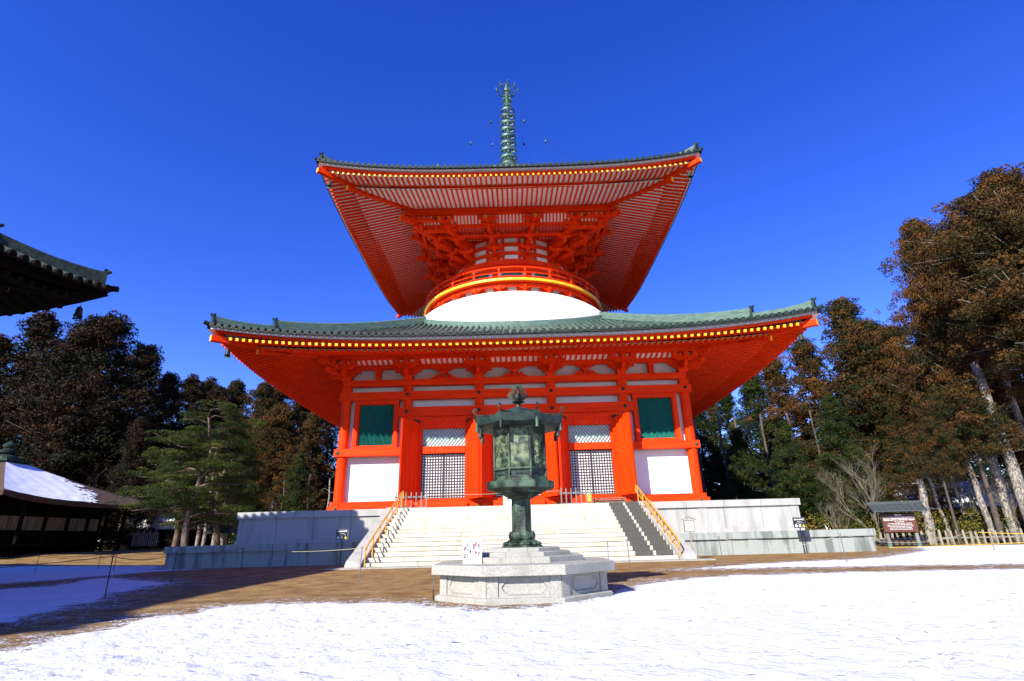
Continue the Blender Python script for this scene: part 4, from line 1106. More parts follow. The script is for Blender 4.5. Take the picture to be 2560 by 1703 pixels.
for k in range(8):
    a = A8+k*math.pi/4; d = Vector((math.cos(a), math.sin(a), 0)); zt_ = 3.80+Z_
    b = MB(); b.path([d*.42+Vector((0, 0, 3.91+Z_)), d*.72+Vector((0, 0, 3.87+Z_)), d*1.0+Vector((0, 0, 3.85+Z_)), d*1.09+Vector((0, 0, 3.87+Z_))], .016, 6)
    cpt = d*1.085+Vector((0, 0, 3.95+Z_)); pts = []
    for i in range(12):
        t = -math.pi*.55+i*math.pi*1.55/11; rr = .062*(1-i*.045); pts.append(cpt+d*rr*math.cos(t)+Vector((0, 0, rr*math.sin(t))))
    b.path(pts, .02, 6, r2=.014); b.build('roof_scroll', 'patina', LN, True)
    b = MB(); p = d*1.04; b.lathe([(.01, 3.72+Z_), (.032, 3.70+Z_), (.04, 3.6+Z_), (.03, 3.5+Z_), (.045, 3.46+Z_), (.01, 3.45+Z_)], 8, (p.x, p.y)); b.build('roof_pendant', 'patina', LN, True)
    if k in (3, 4, 7, 0):
        b = MB(); p = d*.96; b.lathe([(.01, 3.55+Z_), (.03, 3.53+Z_), (.042, 3.4+Z_), (.05, 3.34+Z_), (.01, 3.34+Z_)], 8, (p.x, p.y)); b.tube((p.x, p.y, 3.6+Z_), (p.x, p.y, 3.3+Z_), .008, n=4); b.build('corner_bell', 'patinadark', LN, True)
b = MB(); b.lathe([(.05, 4.07+Z_), (.07, 4.1+Z_), (.055, 4.15+Z_), (.05, 4.19+Z_), (.09, 4.2+Z_), (.15, 4.23+Z_), (.155, 4.245+Z_), (.1, 4.25+Z_), (.06, 4.27+Z_)], 20)
b.build('finial_stem', 'patina', LN, True)
b = MB(); b.ball((0, 0, 4.36+Z_), .10, 12, 1.1); b.tube((0, 0, 4.46+Z_), (0, 0, 4.55+Z_), .04, .005, 8); JW = b.build('jewel', 'patinadark', LN, True)
b = MB()
for ang in (0, math.pi/2, math.pi/4*3):
    u = Vector((math.cos(ang), math.sin(ang), 0))
    for s in (-1, 1):
        for q in range(3):
            pts = []
            for i in range(9):
                t = i/8; r = (.15+.04*q)*((t/.3)**.5 if t < .3 else 1-((t-.3)/.7)**1.35)+.010*math.sin(t*22+q)*(1-t)
                pts.append(u*s*r+Vector((0, 0, 4.25+(.36+.03*q)*t+Z_)))
            b.path(pts, .009, 4)
            for i in range(1, 8):
                p = pts[i]; b.path([p, p+u*s*.03+Vector((0, 0, .03)), p+u*s*.025+Vector((0, 0, .055))], .006, 3)
b.tube((0, 0, 4.55+Z_), (0, 0, 4.70+Z_), .012, .003, 6)
b.build('flame_halo', 'patina', LN)
# white notice card leaning on the pedestal steps
nb = MB().box(-.19, .19, -.012, .012, 0, .48)
for i, (tx, hx_, m_) in enumerate((('ご参拝の皆様へ', .13, 1), ('燈籠にお賽銭を', .07, 2), ('ご遠慮ください', .02, 1), ('火の元注意のため', -.045, 1), ('お願い申上ます', -.1, 1), ('高野山金剛', -.15, 1))):
    text_mb(tx, .056, nb, (hx_, -.0135, .25-(.04 if i == 5 else 0)), (1, 0, 0), (0, 0, 1), m_, True)
o = nb.build('notice_board', ['paper', 'ink', 'signred'], None, label='white card with vertical black and red Japanese writing leaning on the lantern pedestal', cat='notice board')
o.location = (-1.02, -37.05, .69); o.rotation_euler = (R_(-8), 0, R_(4))
# stake by the pedestal
t = thing('metal_stake', 'short galvanised stake with black foot at the left corner of the lantern pedestal', 'stake', (-1.86, -36.62, 0))
MB().tube((0, 0, .2), (0, 0, .52), .012, n=8).tube((0, 0, .52), (0, 0, .62), .02, n=8).build('pole', 'steel', t); MB().tube((0, 0, -.02), (0, 0, .2), .013, n=8).build('foot', 'black', t)

# ================================================================== SIGNS
def black_sign(x, y, label):
    t = thing('notice_sign', label, 'sign', (x, y, 0), 0, 'black notice signs on posts before the platform')
    MB().tube((0, 0, -.05), (0, 0, 1.3), .03, n=8).build('post', 'signblack', t)
    b = MB().box(-.31, .31, -.045, -.03, 1.26, 1.76); p = b.build('sign_board', 'signblack', t)
    f = MB().box(-.32, -.295, -.05, -.028, 1.25, 1.77).box(.295, .32, -.05, -.028, 1.25, 1.77).box(-.295, .295, -.05, -.028, 1.25, 1.27).box(-.295, .295, -.05, -.028, 1.75, 1.77); f.build('sign_frame', 'steel', p)
    for tx, sz, zz_ in (('境内火気厳禁', .085, 1.66), ('Please note', .05, 1.56), ('No smoking no food', .045, 1.49)):
        c = MB(); text_mb(tx, sz, c, (0, -.047, zz_), (1, 0, 0), (0, 0, 1), 0); c.build('lettering', 'signwhite', p)
    g = MB()
    for xx in (-.19, 0): 
        g.T = Matrix.Translation((xx, -.046, 1.36)) @ Matrix.Rotation(math.pi/2, 4, 'X'); g.lathe([(.065, 0), (.065, .002)], 16)
    g.build('round_symbols', 'signwhite', p)
    g = MB(); 
    for xx in (-.19, 0):
        g.T = Matrix.Translation((xx, -.049, 1.36)); g.bar((-.04, 0, .04), (.04, 0, -.04), .002, .014, up=(0, 1, 0))
    g.build('red_bars', 'signred', p)
    MB().prism([(-.075, -.055), (.075, -.055), (0, .075)], (.19, -.048, 1.36), (1, 0, 0), (0, 1, 0), .003).build('warning_triangle', 'signyellow', p)
black_sign(-9.25, -18.95, 'black notice sign on a post in the shade left of the stairs')
black_sign(14.6, -18.95, 'black notice sign with yellow triangle on a post in the sun right of the stairs')
t = thing('framed_notice', 'small wooden roofed notice frame on a thin post right of the stairs', 'sign', (7.95, -22.0, 0))
MB().box(-.2, .2, -.15, .15, -.02, .1).build('stone_foot', 'graniteb', t); MB().box(-.03, .03, -.03, .03, .1, 1.22).build('post', 'woodpale', t)
b = MB().box(-.25, -.2, -.03, .03, 1.18, 1.72).box(.2, .25, -.03, .03, 1.18, 1.72).box(-.2, .2, -.03, .03, 1.18, 1.23).box(-.2, .2, -.03, .03, 1.68, 1.72)
b.build('frame', 'woodpale', t); MB().box(-.2, .2, -.005, .02, 1.23, 1.68).build('notice_panel', 'paper', t)
MB().bar((-.33, 0, 1.74), (.0, 0, 1.86), .16, .03).bar((.33, 0, 1.74), (0, 0, 1.86), .16, .03).build('little_roof', 'woodpale', t)
# roofed history board
HB = thing('history_board', 'roofed red-brown information board with white text before the picket fence', 'information board', (23.4, -13.5, 0), R_(-14)); HB.scale = (.93, .93, .95)
for s in (-1, 1):
    p_ = MB().box(s*.85-.09, s*.85+.09, -.09, .09, .3, 2.25).build('post', 'woodgrey', HB); MB().box(s*.85-.11, s*.85+.11, -.11, .11, -.05, .3).build('post_shoe', 'ridge', p_)
bd = MB().box(-.98, .98, -.15, -.10, .92, 2.02).build('board', 'brownboard', HB)
MB().box(-1.02, 1.02, -.10, -.02, .86, .93).build('bottom_rail', 'wooddark', bd); MB().box(-1.02, 1.02, -.16, -.02, 2.021, 2.08).build('top_rail', 'wooddark', bd)
c = MB()
text_mb('根本大塔', .10, c, (0, -.153, 1.95), (1, 0, 0), (0, 0, 1))
ln = ['弘仁七年高野山開創の勅許を賜り真言密教の根本道場として', '建立されたので根本大塔と呼ばれる高さ四十八メートル', '本尊胎蔵大日如来の周りに金剛界四仏を配し立体曼荼羅']
for i in range(3): text_mb(ln[i], .072, c, (0, -.153, 1.82-i*.085), (1, 0, 0), (0, 0, 1))
text_mb('The Great Pagoda', .075, c, (0, -.153, 1.54), (1, 0, 0), (0, 0, 1))
for i, q in enumerate(('It was built as the training centre for monks of the', 'Shingon school and stands in the heart of the precinct', 'The main image is the cosmic Buddha with four others', 'and sixteen great beings painted on the pillars', 'together they form a three dimensional mandala')): text_mb(q, .068, c, (0, -.153, 1.45-i*.09), (1, 0, 0), (0, 0, 1))
c.build('lettering', 'signwhite', bd)
rf = MB()
rf.add([(-1.6, -.75, 2.22), (1.6, -.75, 2.22), (1.6, 0, 2.68), (-1.6, 0, 2.68), (-1.6, .75, 2.22), (1.6, .75, 2.22), (-1.6, -.75, 2.16), (1.6, -.75, 2.16), (1.6, 0, 2.6), (-1.6, 0, 2.6), (-1.6, .75, 2.16), (1.6, .75, 2.16)],
       [(0, 1, 2, 3), (3, 2, 5, 4), (6, 9, 8, 7), (9, 10, 11, 8), (0, 6, 7, 1), (4, 5, 11, 10), (0, 3, 9, 6), (3, 4, 10, 9), (1, 7, 8, 2), (2, 8, 11, 5)])
for i in range(9): x = -1.5+3.0*i/8; rf.bar((x, -.76, 2.235), (x, -.03, 2.685), .05, .04); rf.bar((x, .76, 2.235), (x, .03, 2.685), .05, .04)
RFo = rf.build('roof', 'slate', HB); MB().box(-1.68, 1.68, -.1, .1, 2.64, 2.82).build('roof_ridge', 'slate', RFo)
for s in (-1, 1):
    MB().bar((s*1.5, -.78, 2.12), (s*1.5, 0, 2.58), .05, .12).bar((s*1.5, .78, 2.12), (s*1.5, 0, 2.58), .05, .12).build('barge_board', 'woodgrey', RFo)

# ================================================================== ROPE POSTS
def rope_post(x, y, h, label, m='rust'):
    t = thing('rope_post', label, 'post', (x, y, float(lift_g(np.float64(x), np.float64(y)))), 0, 'thin rope posts round the court'); t.rotation_euler = (R_(random.uniform(-2, 2)), R_(random.uniform(-2, 2)), 0)
    MB().tube((0, 0, -.05), (0, 0, h), .014, n=6).build('rod', m, t)
    b = MB(); b.path([(.03*math.cos(a), .03*math.sin(a)*0, h+.03+.03*math.sin(a)) for a in [i*math.pi/5 for i in range(11)]], .008, 4); b.build('eyelet', m, t)
    return Vector((x, y, t.location.z+h+.02))
pL = [rope_post(-10.05, -34.6, .95, 'rusty rope post standing in the shaded snow, nearest on the left'), rope_post(-20.2, -19.9, .95, 'rusty rope post in snow left of the platform corner, right of a close pair'),
      rope_post(-24.0, -15.8, .95, 'rusty rope post at the left, first of the pair before the tan ground'), rope_post(-25.3, -18.5, .95, 'rusty rope post far left on the shaded snow before tan ground'),
      rope_post(-11.6, -29.4, .95, 'rusty rope post at the tip of the shaded snow patch near the platform'), rope_post(-13.2, -21.3, .95, 'rusty rope post close before the shaded lower platform wall')]
pR = [rope_post(-4.85, -31.3, .95, 'pale steel rope post before the left edge of the stairs', 'steel'), rope_post(3.6, -29.4, .95, 'dark rope post right of the lantern pedestal before the steps', 'steel'), rope_post(3.2, -27.4, .9, 'pale rope post just left of a darker one before the steps', 'steel'),
      rope_post(7.1, -28.2, .95, 'white rope post in the snow right of the stairs', 'steel'), rope_post(11.6, -27.9, .95, 'pale rope post in snow before the right end of the platform', 'steel'), rope_post(22.2, -21.5, .7, 'thin rope post in the snow near the right fence', 'steel')]
def rope(a, b, sag, label, m='rope', r=.012): MB().path(catenary(a, b, sag), r*.75, 5).build('rope', m, None, label=label, cat='rope', group='slack ropes between thin posts')
rope((-16.5, -37.5, .7), pL[0], .1, 'dark slack rope running off left from the nearest rope post', 'rust')
rope(pL[0], pL[4], .15, 'dark rope between the nearest left post and the post at the snow tip', 'rust')
rope(pL[3], pL[1], .2, 'dark sagging rope along the shaded snow at the left', 'rust')
rope(pL[1], pL[5], .2, 'dark rope before the shaded platform corner', 'rust')
rope((-34, -14, 1.0), pL[3], .2, 'dark rope at the far left edge before the tan ground', 'rust')
rope(pL[5], pR[0], .12, 'pale rope stretched across the shaded platform toward the stairs')
rope(pR[3], pR[4], .35, 'pale sagging rope before the right platform wall')
rope(pR[2], pR[1], .02, 'short pale rope between the two close posts before the steps')
rope(pR[4], (18.9, -24.5, .9), .35, 'pale rope running on right before the platform end')
rope((20.2, -17, .12), (40, -15.5, .5), .1, 'yellow rope lying along the foot of the picket fence', 'ropey', .02)
rope((27.5, -14.2, .75), (42, -17.5, .7), .25, 'yellow rope slung before the right part of the fence', 'ropey', .02)

# ================================================================== PICKET FENCE
def fence(P, label):
    t = thing('picket_fence', label, 'fence', (P[0][0], P[0][1], 0))
    o = Vector((P[0][0], P[0][1], 0)); n_p = 0; stuff = MB(); rr = random.Random(3)
    rail = MB()
    for i in range(len(P)-1):
        a = Vector((*P[i], 0))-o; b = Vector((*P[i+1], 0))-o; L = (b-a).length; d = (b-a).normalized(); n = int(L/.33)
        rail.bar(a+Vector((0, 0, .42)), b+Vector((0, 0, .42)), .06, .09)
        for j in range(n):
            c = a+d*(j+.5)*L/n; h = .86+rr.uniform(-.08, .06); w_ = rr.uniform(.12, .18); lean = d*rr.uniform(-.05, .05)
            m = MB(); m.bar(c+Vector((0, -.06, -.05)), c+lean+Vector((0, -.06, h)), w_, .04, up=(0, 1, 0), w2=w_*.85)
            m.build('picket', 'woodpale', t)
    rail.build('rail', 'woodgrey', t)
fence([(21.5, -8.4), (26, -10.6), (30.5, -12.0), (36, -13.8), (44, -16.5)], 'weathered wooden picket fence along the wood at the right')

# ================================================================== KONDO CORNER (left) -- casts the big shadow
KH = thing('temple_hall', 'dark timber temple hall roof corner with green tiled ridge at the upper left', 'temple', (0, 0, 0))
KW = 15.0; KC = (-17.9-KW, -26.9-KW)
EK = Eave(KW, 11.0, 1.22, KW-.6, KW-2.2, KW-6, .22, lambda d: 11.0+.50*(KW-d)+.012*(KW-d)**2, c=KC, sp=.52, zf=-.62, ex=3.6)
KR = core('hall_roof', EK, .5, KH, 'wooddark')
EK.tiles(KR, 'copperend', 'wooddark', .6, sp=.5, ribstep=5)  # darker than the tiles' own green: shade on this roof put into the colour
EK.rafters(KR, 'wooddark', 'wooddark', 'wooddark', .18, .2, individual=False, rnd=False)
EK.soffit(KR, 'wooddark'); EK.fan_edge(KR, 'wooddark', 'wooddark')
EK.hips(KR, 'copperend', [(1, 11.9, .6), (11.8, 14.6, .5)])  # ridge colour darkened too, for the side turned from the sun
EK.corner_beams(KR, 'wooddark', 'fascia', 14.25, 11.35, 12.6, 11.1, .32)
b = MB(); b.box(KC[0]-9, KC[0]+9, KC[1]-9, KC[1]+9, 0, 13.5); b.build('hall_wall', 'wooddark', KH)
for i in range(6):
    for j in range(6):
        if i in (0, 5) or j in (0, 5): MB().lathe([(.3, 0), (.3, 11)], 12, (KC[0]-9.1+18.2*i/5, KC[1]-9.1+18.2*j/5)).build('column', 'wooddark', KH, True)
bpy.context.view_layer.update()
wind_bell((-19.5, -26.7, 11.5), 'black wind bell hanging under the dark temple roof corner at the upper left', 1.0, 'black')

# ================================================================== MIEDO (snowy roof hall, left)
MD = thing('snowy_hall', 'low dark hall with snow on its bark roof at the left edge', 'hall', (-43.5, -2.6, .82))
mh = 7.95
def hm(d): return 3.85+(mh-d)*.40+(mh-d)**2*.012
def mro(mb, dz=0, din=.9, dout=mh, nu=24, nv=14, test=None):
    for k in range(4):
        mb.T = rot4(k)
        for i in range(nu):
            for j in range(nv):
                q = []
                for (a, b_) in ((i, j), (i+1, j), (i+1, j+1), (i, j+1)):
                    u = -1+2*a/nu; d = din+(dout-din)*b_/nv; x = u*d
                    q.append((x, -d, hm(d)+.45*abs(u)**3*(d/mh)**2+dz))
                mb.add(q, [(0, 1, 2, 3)])
b = MB(); mro(b); MR = b.build('bark_roof', 'thatch', MD)
b = MB(); mro(b, -.32, .9, mh-.1); b.build('roof_underside', 'wooddark', MR)
b = MB()
for k in range(4):
    b.T = rot4(k)
    for i in range(24):
        q = []
        for u in (-1+2*i/24, -1+2*(i+1)/24): q += [(u*mh, -mh, hm(mh)+.45*abs(u)**3), (u*(mh-.1), -mh+.1, hm(mh)+.45*abs(u)**3-.34)]
        b.add(q, [(0, 1, 3, 2)])
b.build('roof_edge', 'thatch', MR)
# snow cover: thick sheet with a ragged lower edge on the sunlit east face (k=1 faces +x)
def snowsheet(parent, k, f0, edge, name='roof_snow', N=60, dz=.07, dd=mh, hf=hm, liftv=.45, din=.9, wf=lambda u, d: u*d):
    b = MB(); b.T = rot4(k)
    idx = {}
    def P(a, j):
        u = -1+2*a/N; d = din+(dd-din)*j/N; x = wf(u, d)
        return (x, -d, hf(d)+liftv*abs(u)**3*(d/dd)**2+dz+.03*noise.noise(Vector((x*1.2, d*1.2, k))))
    for i in range(N):
        for j in range(N):
            u = -1+2*(i+.5)/N; v = (j+.5)/N
            nn = noise.noise(Vector((u*4.5, v*14, 3+k)))*.22+noise.noise(Vector((u*16, v*40, k)))*.16
            if v+nn < edge(u, v): b.add([P(i, j), P(i+1, j), P(i+1, j+1), P(i, j+1)], [(0, 1, 2, 3)])
    return b.build(name, 'snow', parent, 'all')
snowsheet(MR, 1, 0, lambda u, v: 1.15 if u < -.1 else 1.15-(u+.1)*.82)
snowsheet(MR, 2, 0, lambda u, v: 1.3); snowsheet(MR, 3, 0, lambda u, v: 1.3)
b = MB().box(-1.1, 1.1, -1.1, 1.1, 6.9, 7.35).box(-1.3, 1.3, -1.3, 1.3, 7.35, 7.5); b.lathe([(.9, 7.5), (.8, 7.8), (.5, 7.95), (.3, 8.0), (.55, 8.15), (.6, 8.35), (.3, 8.5), (.42, 8.65), (.45, 8.8), (.25, 9.0), (0, 9.2)], 16); b.build('roof_finial', 'copperend', MR)
MB().box(-5.4, 5.4, -5.4, 5.4, 0, 4.2).build('wall', 'wooddark', MD)
for i in range(7):
    MB().lathe([(.14, -.6), (.14, 3.6)], 8, (6.6, -6.6+13.2*i/6)).build('veranda_post', 'wooddark', MD)
MB().box(5.4, 7.0, -7, 7, .55, .75).build('veranda', 'wooddark', MD)
for i in range(6):
    for e in (-1, 1):
        y = -5.0+10*(i+.5)/6+e*.42
        MB().box(5.41, 5.46, y-.38, y+.38, 1.75, 2.75).build('white_shutter', 'woodpale', MD)
# white-walled hall behind
WH = thing('white_walled_hall', 'white plaster hall with green roof half hidden behind the pine at the left', 'hall', (-38.6, 14, .8))
MB().box(-3.6, 3.6, -3, 3, 2.0, 4.1).build('wall', 'white', WH)
MB().box(-3.7, 3.7, -3.1, 3.1, -.2, 2.0).build('dark_skirting', 'wooddark', WH)
MB().add([(-5, -4.2, 3.9), (4.4, -4.2, 3.9), (3.0, 0, 6.2), (-3.8, 0, 6.2), (-5, 4.2, 3.9), (4.4, 4.2, 3.9)], [(0, 1, 2, 3), (3, 2, 5, 4), (0, 3, 4), (1, 5, 2), (0, 4, 5, 1)]).build('roof', 'copperend', WH)
b = MB()
for i in range(13): b.box(i*.19, i*.19+.1, 0, .05, 0, 1.15+.12*(i % 3))
b.box(-.1, 2.5, .051, .1, .3, .4)
b.build('low_fence', 'woodpale', None, label='low pale slatted fence by the dark hall at the left', cat='fence').location = (-36.4, 5, 1.2)
# roofed shrine box and plinth behind the platform's lower ledge, left
t = thing('offering_shrine', 'little wooden shrine box with green roof behind the lower platform ledge', 'shrine', (-22.6, -5.5, .0))
MB().box(-.35, .35, -.3, .3, .2, 1.9).build('box', 'woodpale', t)
b = MB(); b.add([(-1.0, -.75, 1.95), (1.0, -.75, 1.95), (.8, 0, 2.6), (-.8, 0, 2.6), (-1.0, .75, 1.95), (1.0, .75, 1.95)], [(0, 1, 2, 3), (3, 2, 5, 4), (0, 3, 4), (1, 5, 2), (0, 4, 5, 1)]); b.build('roof', 'copperend', t)
t = thing('wooden_marker', 'pale wooden marker post with small roof beside the shrine box', 'marker', (-20.9, -5.0, 0))
MB().box(-.12, .12, -.1, .1, 0, 2.0).build('post', 'woodpale', t); MB().box(-.24, .24, -.16, .16, 1.55, 2.1).build('plaque', 'woodpale', t)
MB().bar((-.3, 0, 2.1), (0, 0, 2.28), .4, .04).bar((.3, 0, 2.1), (0, 0, 2.28), .4, .04).build('cap', 'woodgrey', t)
MB().tube((-19.6, 2, 0), (-19.4, 2, 3.2), .06, n=8).build('red_pole', 'signred', None, label='thin red pole among the tree trunks left of the platform', cat='pole')
# snowy roofed building behind the wood on the right
SBd = thing('snowy_building', 'low building with snow-covered roof behind the trees at the right', 'building', (44, 2, 0), R_(-20))
MB().box(-9, 9, -3, 3, 0, 2.6).build('wall', 'wooddark', SBd)
rb = MB(); rb.add([(-10, -4.5, 2.5), (10, -4.5, 2.5), (8.5, 0, 4.9), (-8.5, 0, 4.9), (-10, 4.5, 2.5), (10, 4.5, 2.5)], [(0, 1, 2, 3), (3, 2, 5, 4), (0, 3, 4), (1, 5, 2), (0, 4, 5, 1)]); sr = rb.build('roof', 'wooddark', SBd)
sb = MB(); sb.grid(lambda u, v: ((-9.9+1.4*v)+(19.8-2.8*v)*u, -4.45+4.4*v, 2.6+2.35*v+.04*noise.noise(Vector((u*20, v*6, 0)))), 60, 10); sb.build('roof_snow', 'snow', sr)

# ================================================================== TREES
def leaves(clumps, nper, size, seed, up=.35, flat=.55, jit=1., asp=.45):
    """clumps: list of (x,y,z,r,tint). returns verts, faces, tints"""
    rg = np.random.default_rng(seed); C = np.array(clumps); n = len(C)
    cnt = np.maximum(6, (nper*(C[:, 3]/C[:, 3].mean())**2)).astype(int); idx = np.repeat(np.arange(n), cnt); m = len(idx)
    d = rg.normal(size=(m, 3)); d[:, 2] += up; d /= np.linalg.norm(d, axis=1)[:, None]
    rad = C[idx, 3]*(.55+.5*rg.random(m)**.6)
    p = C[idx, :3]+d*rad[:, None]*np.array([1, 1, flat])
    nrm = d+rg.normal(size=(m, 3))*.7*jit; nrm /= np.linalg.norm(nrm, axis=1)[:, None]
    t = np.cross(nrm, rg.normal(size=(m, 3))); t /= np.linalg.norm(t, axis=1)[:, None]; b = np.cross(nrm, t)
    s = size*(.6+.8*rg.random(m))[:, None]
    V = np.stack([p-t*s*.9, p-b*s*asp, p+t*s*.9, p+b*s*asp], 1).reshape(-1, 3)
    F = np.arange(4*m).reshape(m, 4)
    T = np.repeat(np.clip(C[idx, 4]+rg.normal(size=m)*.12, 0, 1), 4)
    return V, F, T
def leafmesh(name, V, F, T, m):
    me = bpy.data.meshes.new(name); n = len(F)
    me.vertices.add(len(V)); me.vertices.foreach_set('co', V.astype(np.float32).ravel())
    me.loops.add(4*n); me.loops.foreach_set('vertex_index', F.astype(np.int32).ravel())
    me.polygons.add(n); me.polygons.foreach_set('loop_start', np.arange(0, 4*n, 4, dtype=np.int32)); 
    at = me.attributes.new('tint', 'FLOAT', 'POINT'); at.data.foreach_set('value', T.astype(np.float32))
    me.update(calc_edges=True); me.materials.append(M[m]); return me
def gen_cedar(seed, H, W, bare=.3, ncl=260, nper=70, size=.17, mbark='bark', lobes=7, conic=.7, tm=.5):
    rr = random.Random(seed); cl = []; tr = MB()
    pts = []; N = 14; lx = rr.uniform(-.02, .02)*H; ly = rr.uniform(-.02, .02)*H
    for i in range(N+1):
        t = i/N; pts.append((lx*t*t+.12*math.sin(t*5+seed), ly*t*t+.12*math.cos(t*4+seed), H*.97*t))
    tr.path(pts, H*.016, 8, r2=.05); tw = rr.uniform(0, 6.28)
    lob = [(rr.uniform(0, 6.28), rr.uniform(bare, .95), rr.uniform(.15, .45)) for _ in range(lobes)]
    def env(t, a):
        u = (t-bare)/(1-bare)
        e = W*(max(0, 1-u))**conic*(.6+.4*min(1, u*5))
        k = 0
        for la, lt, lw in lob: k += lw*math.exp(-((t-lt)/.07)**2)*max(0, math.cos(a-la))
        return e*(.72+k)+W*.06
    nb = int(ncl*.30)
    for i in range(nb):
        t = bare+(1-bare)*((i+rr.random())/nb)**.9; a = rr.uniform(0, 6.283); r0 = env(t, a)*rr.uniform(.62, 1.18)
        ox, oy, oz = lx*t*t, ly*t*t, t*H*.965; up_ = rr.uniform(-.05, .45)*(1 if t < .85 else 1.6)
        ex, ey, ez = ox+r0*math.cos(a), oy+r0*math.sin(a), oz+r0*up_
        tt = min(1, max(0, rr.gauss(tm, .2)))
        k = max(3, int(r0*1.5))
        for j in range(k):
            f_ = .34+.68*(j+rr.random()*.6)/k; wd_ = r0*.17+.12
            px_, py_, pz_ = ox+(ex-ox)*f_+rr.gauss(0, wd_), oy+(ey-oy)*f_+rr.gauss(0, wd_), oz+(ez-oz)*f_*f_+rr.gauss(0, wd_*.55)
            cl.append((px_, py_, pz_, rr.uniform(.36, .82)*(W/5)**.3, min(1, max(0, tt+rr.gauss(.0, .13)+.15*(f_-.7)))))
        tr.path([(ox, oy, oz-r0*.12), ((ox+ex)/2, (oy+ey)/2, oz+(ez-oz)*.25-.05), (ex, ey, ez-.15)], .055, 4, r2=.015)
    for i in range(int(ncl*.12)):
        t = 1-.16*rr.random()**.7; a = rr.uniform(0, 6.28); r0 = env(t, a)*rr.random()
        cl.append((lx*t*t+r0*math.cos(a), ly*t*t+r0*math.sin(a), t*H, rr.uniform(.35, .7), rr.random()))
    for i in range(int(ncl*.05)):   # dead twigs on the bare stem
        t = rr.uniform(bare*.35, bare); a = rr.uniform(0, 6.28); L = rr.uniform(.6, 2.2)
        tr.path([(lx*t*t, ly*t*t, t*H), (L*.6*math.cos(a), L*.6*math.sin(a), t*H-.1), (L*math.cos(a), L*math.sin(a), t*H+.2)], .035, 3, r2=.008)
    V, F, T = leaves(cl, nper, size, seed, flat=.7)
    me = bpy.data.meshes.new('trunk'); me.from_pydata(tr.v, [], tr.f); me.materials.append(M[mbark]); me.polygons.foreach_set('use_smooth', [True]*len(me.polygons))
    return V, F, T, me
_cache = {}
def tree(kind, x, y, H, label, seed, matn, name='cedar_tree', group='tall cedars round the court', rz=None, W=None, bark='bark', tm=.40, bare=.3, tilt=(0, 0)):
    key = (kind, matn, bark)
    if key not in _cache:
        kd = {'A': (11, 25, 5.4, .20, 520, 66, 9, .55), 'B': (12, 25, 7.2, .14, 760, 66, 12, .45), 'C': (13, 25, 3.9, .28, 330, 62, 6, .7), 'D': (14, 25, 7.4, .06, 640, 60, 9, .7), 'N': (15, 30, 6.2, .28, 1250, 95, 12, .5), 'M': (17, 30, 6.6, .42, 1300, 95, 12, .45), 'E': (18, 25, 7.5, .52, 400, 60, 8, .5)}[kind]
        V, F, T, tm_ = gen_cedar(kd[0], kd[1], kd[2], kd[3], kd[4], kd[5], .14 if kind not in 'NM' else .115, bark, kd[6], kd[7], tm)
        _cache[key] = (leafmesh('crown', V, F, T, matn), tm_, kd[1])
    cm, tmh, H0 = _cache[key]
    g = float(lift_g(np.float64(x), np.float64(y)))
    t = thing(name, label, 'tree', (x, y, g-.1), random.Random(seed).uniform(0, 6.28) if rz is None else rz, group)
    s = H/H0; sw = s if W is None else W*s
    t.scale = (sw, sw, s); t.rotation_euler = (R_(tilt[0]), R_(tilt[1]), t.rotation_euler[2])
    for nm, me in (('crown', cm), ('trunk', tmh)):
        o = bpy.data.objects.new(nm, me); COL.objects.link(o); o.parent = t
S_ = 2560/2357
def ray_at(xd, yd, dist):
    x, y = xd*S_, yd*S_
    cam = SC.camera.matrix_world; f = 1347.515
    v = cam.to_3x3() @ Vector(((x-1280)/f, -(y-851.5)/f, -1)); h = math.hypot(v.x, v.y)
    return cam.translation+v*(dist/h)
bpy.context.view_layer.update()
def tree_px(xd, yd, dist, kind, label, seed, matn, **kw):
    p = ray_at(xd, yd, dist); g = float(lift_g(np.float64(p.x), np.float64(p.y)))
    tree(kind, p.x, p.y, (p.z-g)*1.0, label, seed, matn, **kw)
LD = dict(matn='cedar_dark')
tree_px(8, 768, 88, 'A', 'dark brown cedar at the far left edge of the photo', 1, **LD)
tree_px(112, 712, 84, 'C', 'thin-crowned cedar with sky gaps, under the hanging bell at the left', 2, **LD, W=1.3)
tree_px(160, 790, 82, 'C', 'smaller cedar crown between the thin cedar and the huge dome crown', 3, **LD)
tree_px(262, 722, 80, 'B', 'huge dome-shaped dark brown cedar, biggest crown of the left wood', 4, **LD, W=1.12)
tree_px(205, 760, 82, 'A', 'dark cedar merging with the left flank of the dome-shaped cedar', 5, **LD)
tree_px(345, 790, 80, 'A', 'dark cedar on the right flank of the dome-shaped cedar', 6, **LD)
tree_px(75, 850, 84, 'D', 'low bushy dark cedar behind the snowy roof at the left', 7, **LD)
tree_px(395, 855, 84, 'A', 'brown cedar right of the big dome crown', 8, **LD)
tree_px(445, 862, 92, 'C', 'narrow cedar left of the pair with pointed tops', 9, **LD, W=1.25)
tree_px(482, 868, 95, 'C', 'small pointed cedar tip above the pine', 10, **LD, W=1.2)
tree_px(548, 872, 90, 'A', 'brown cedar above the right part of the pine', 11, 'cedar_brown')
tree_px(508, 885, 88, 'A', 'dark cedar crown straight behind the pine top', 20, 'cedar_dark')
tree_px(645, 885, 88, 'B', 'broad dark cedar behind the orange ones left of the pagoda', 21, 'cedar_dark')
tree_px(705, 915, 86, 'B', 'broad dark cedar touching the left eave of the pagoda', 22, 'cedar_dark')
tree_px(612, 876, 82, 'A', 'orange-brown cedar under the left eave of the lower roof', 12, 'cedar_brown')
tree_px(655, 930, 78, 'B', 'broad orange-brown cedar just left of the pagoda', 13, 'cedar_brown')
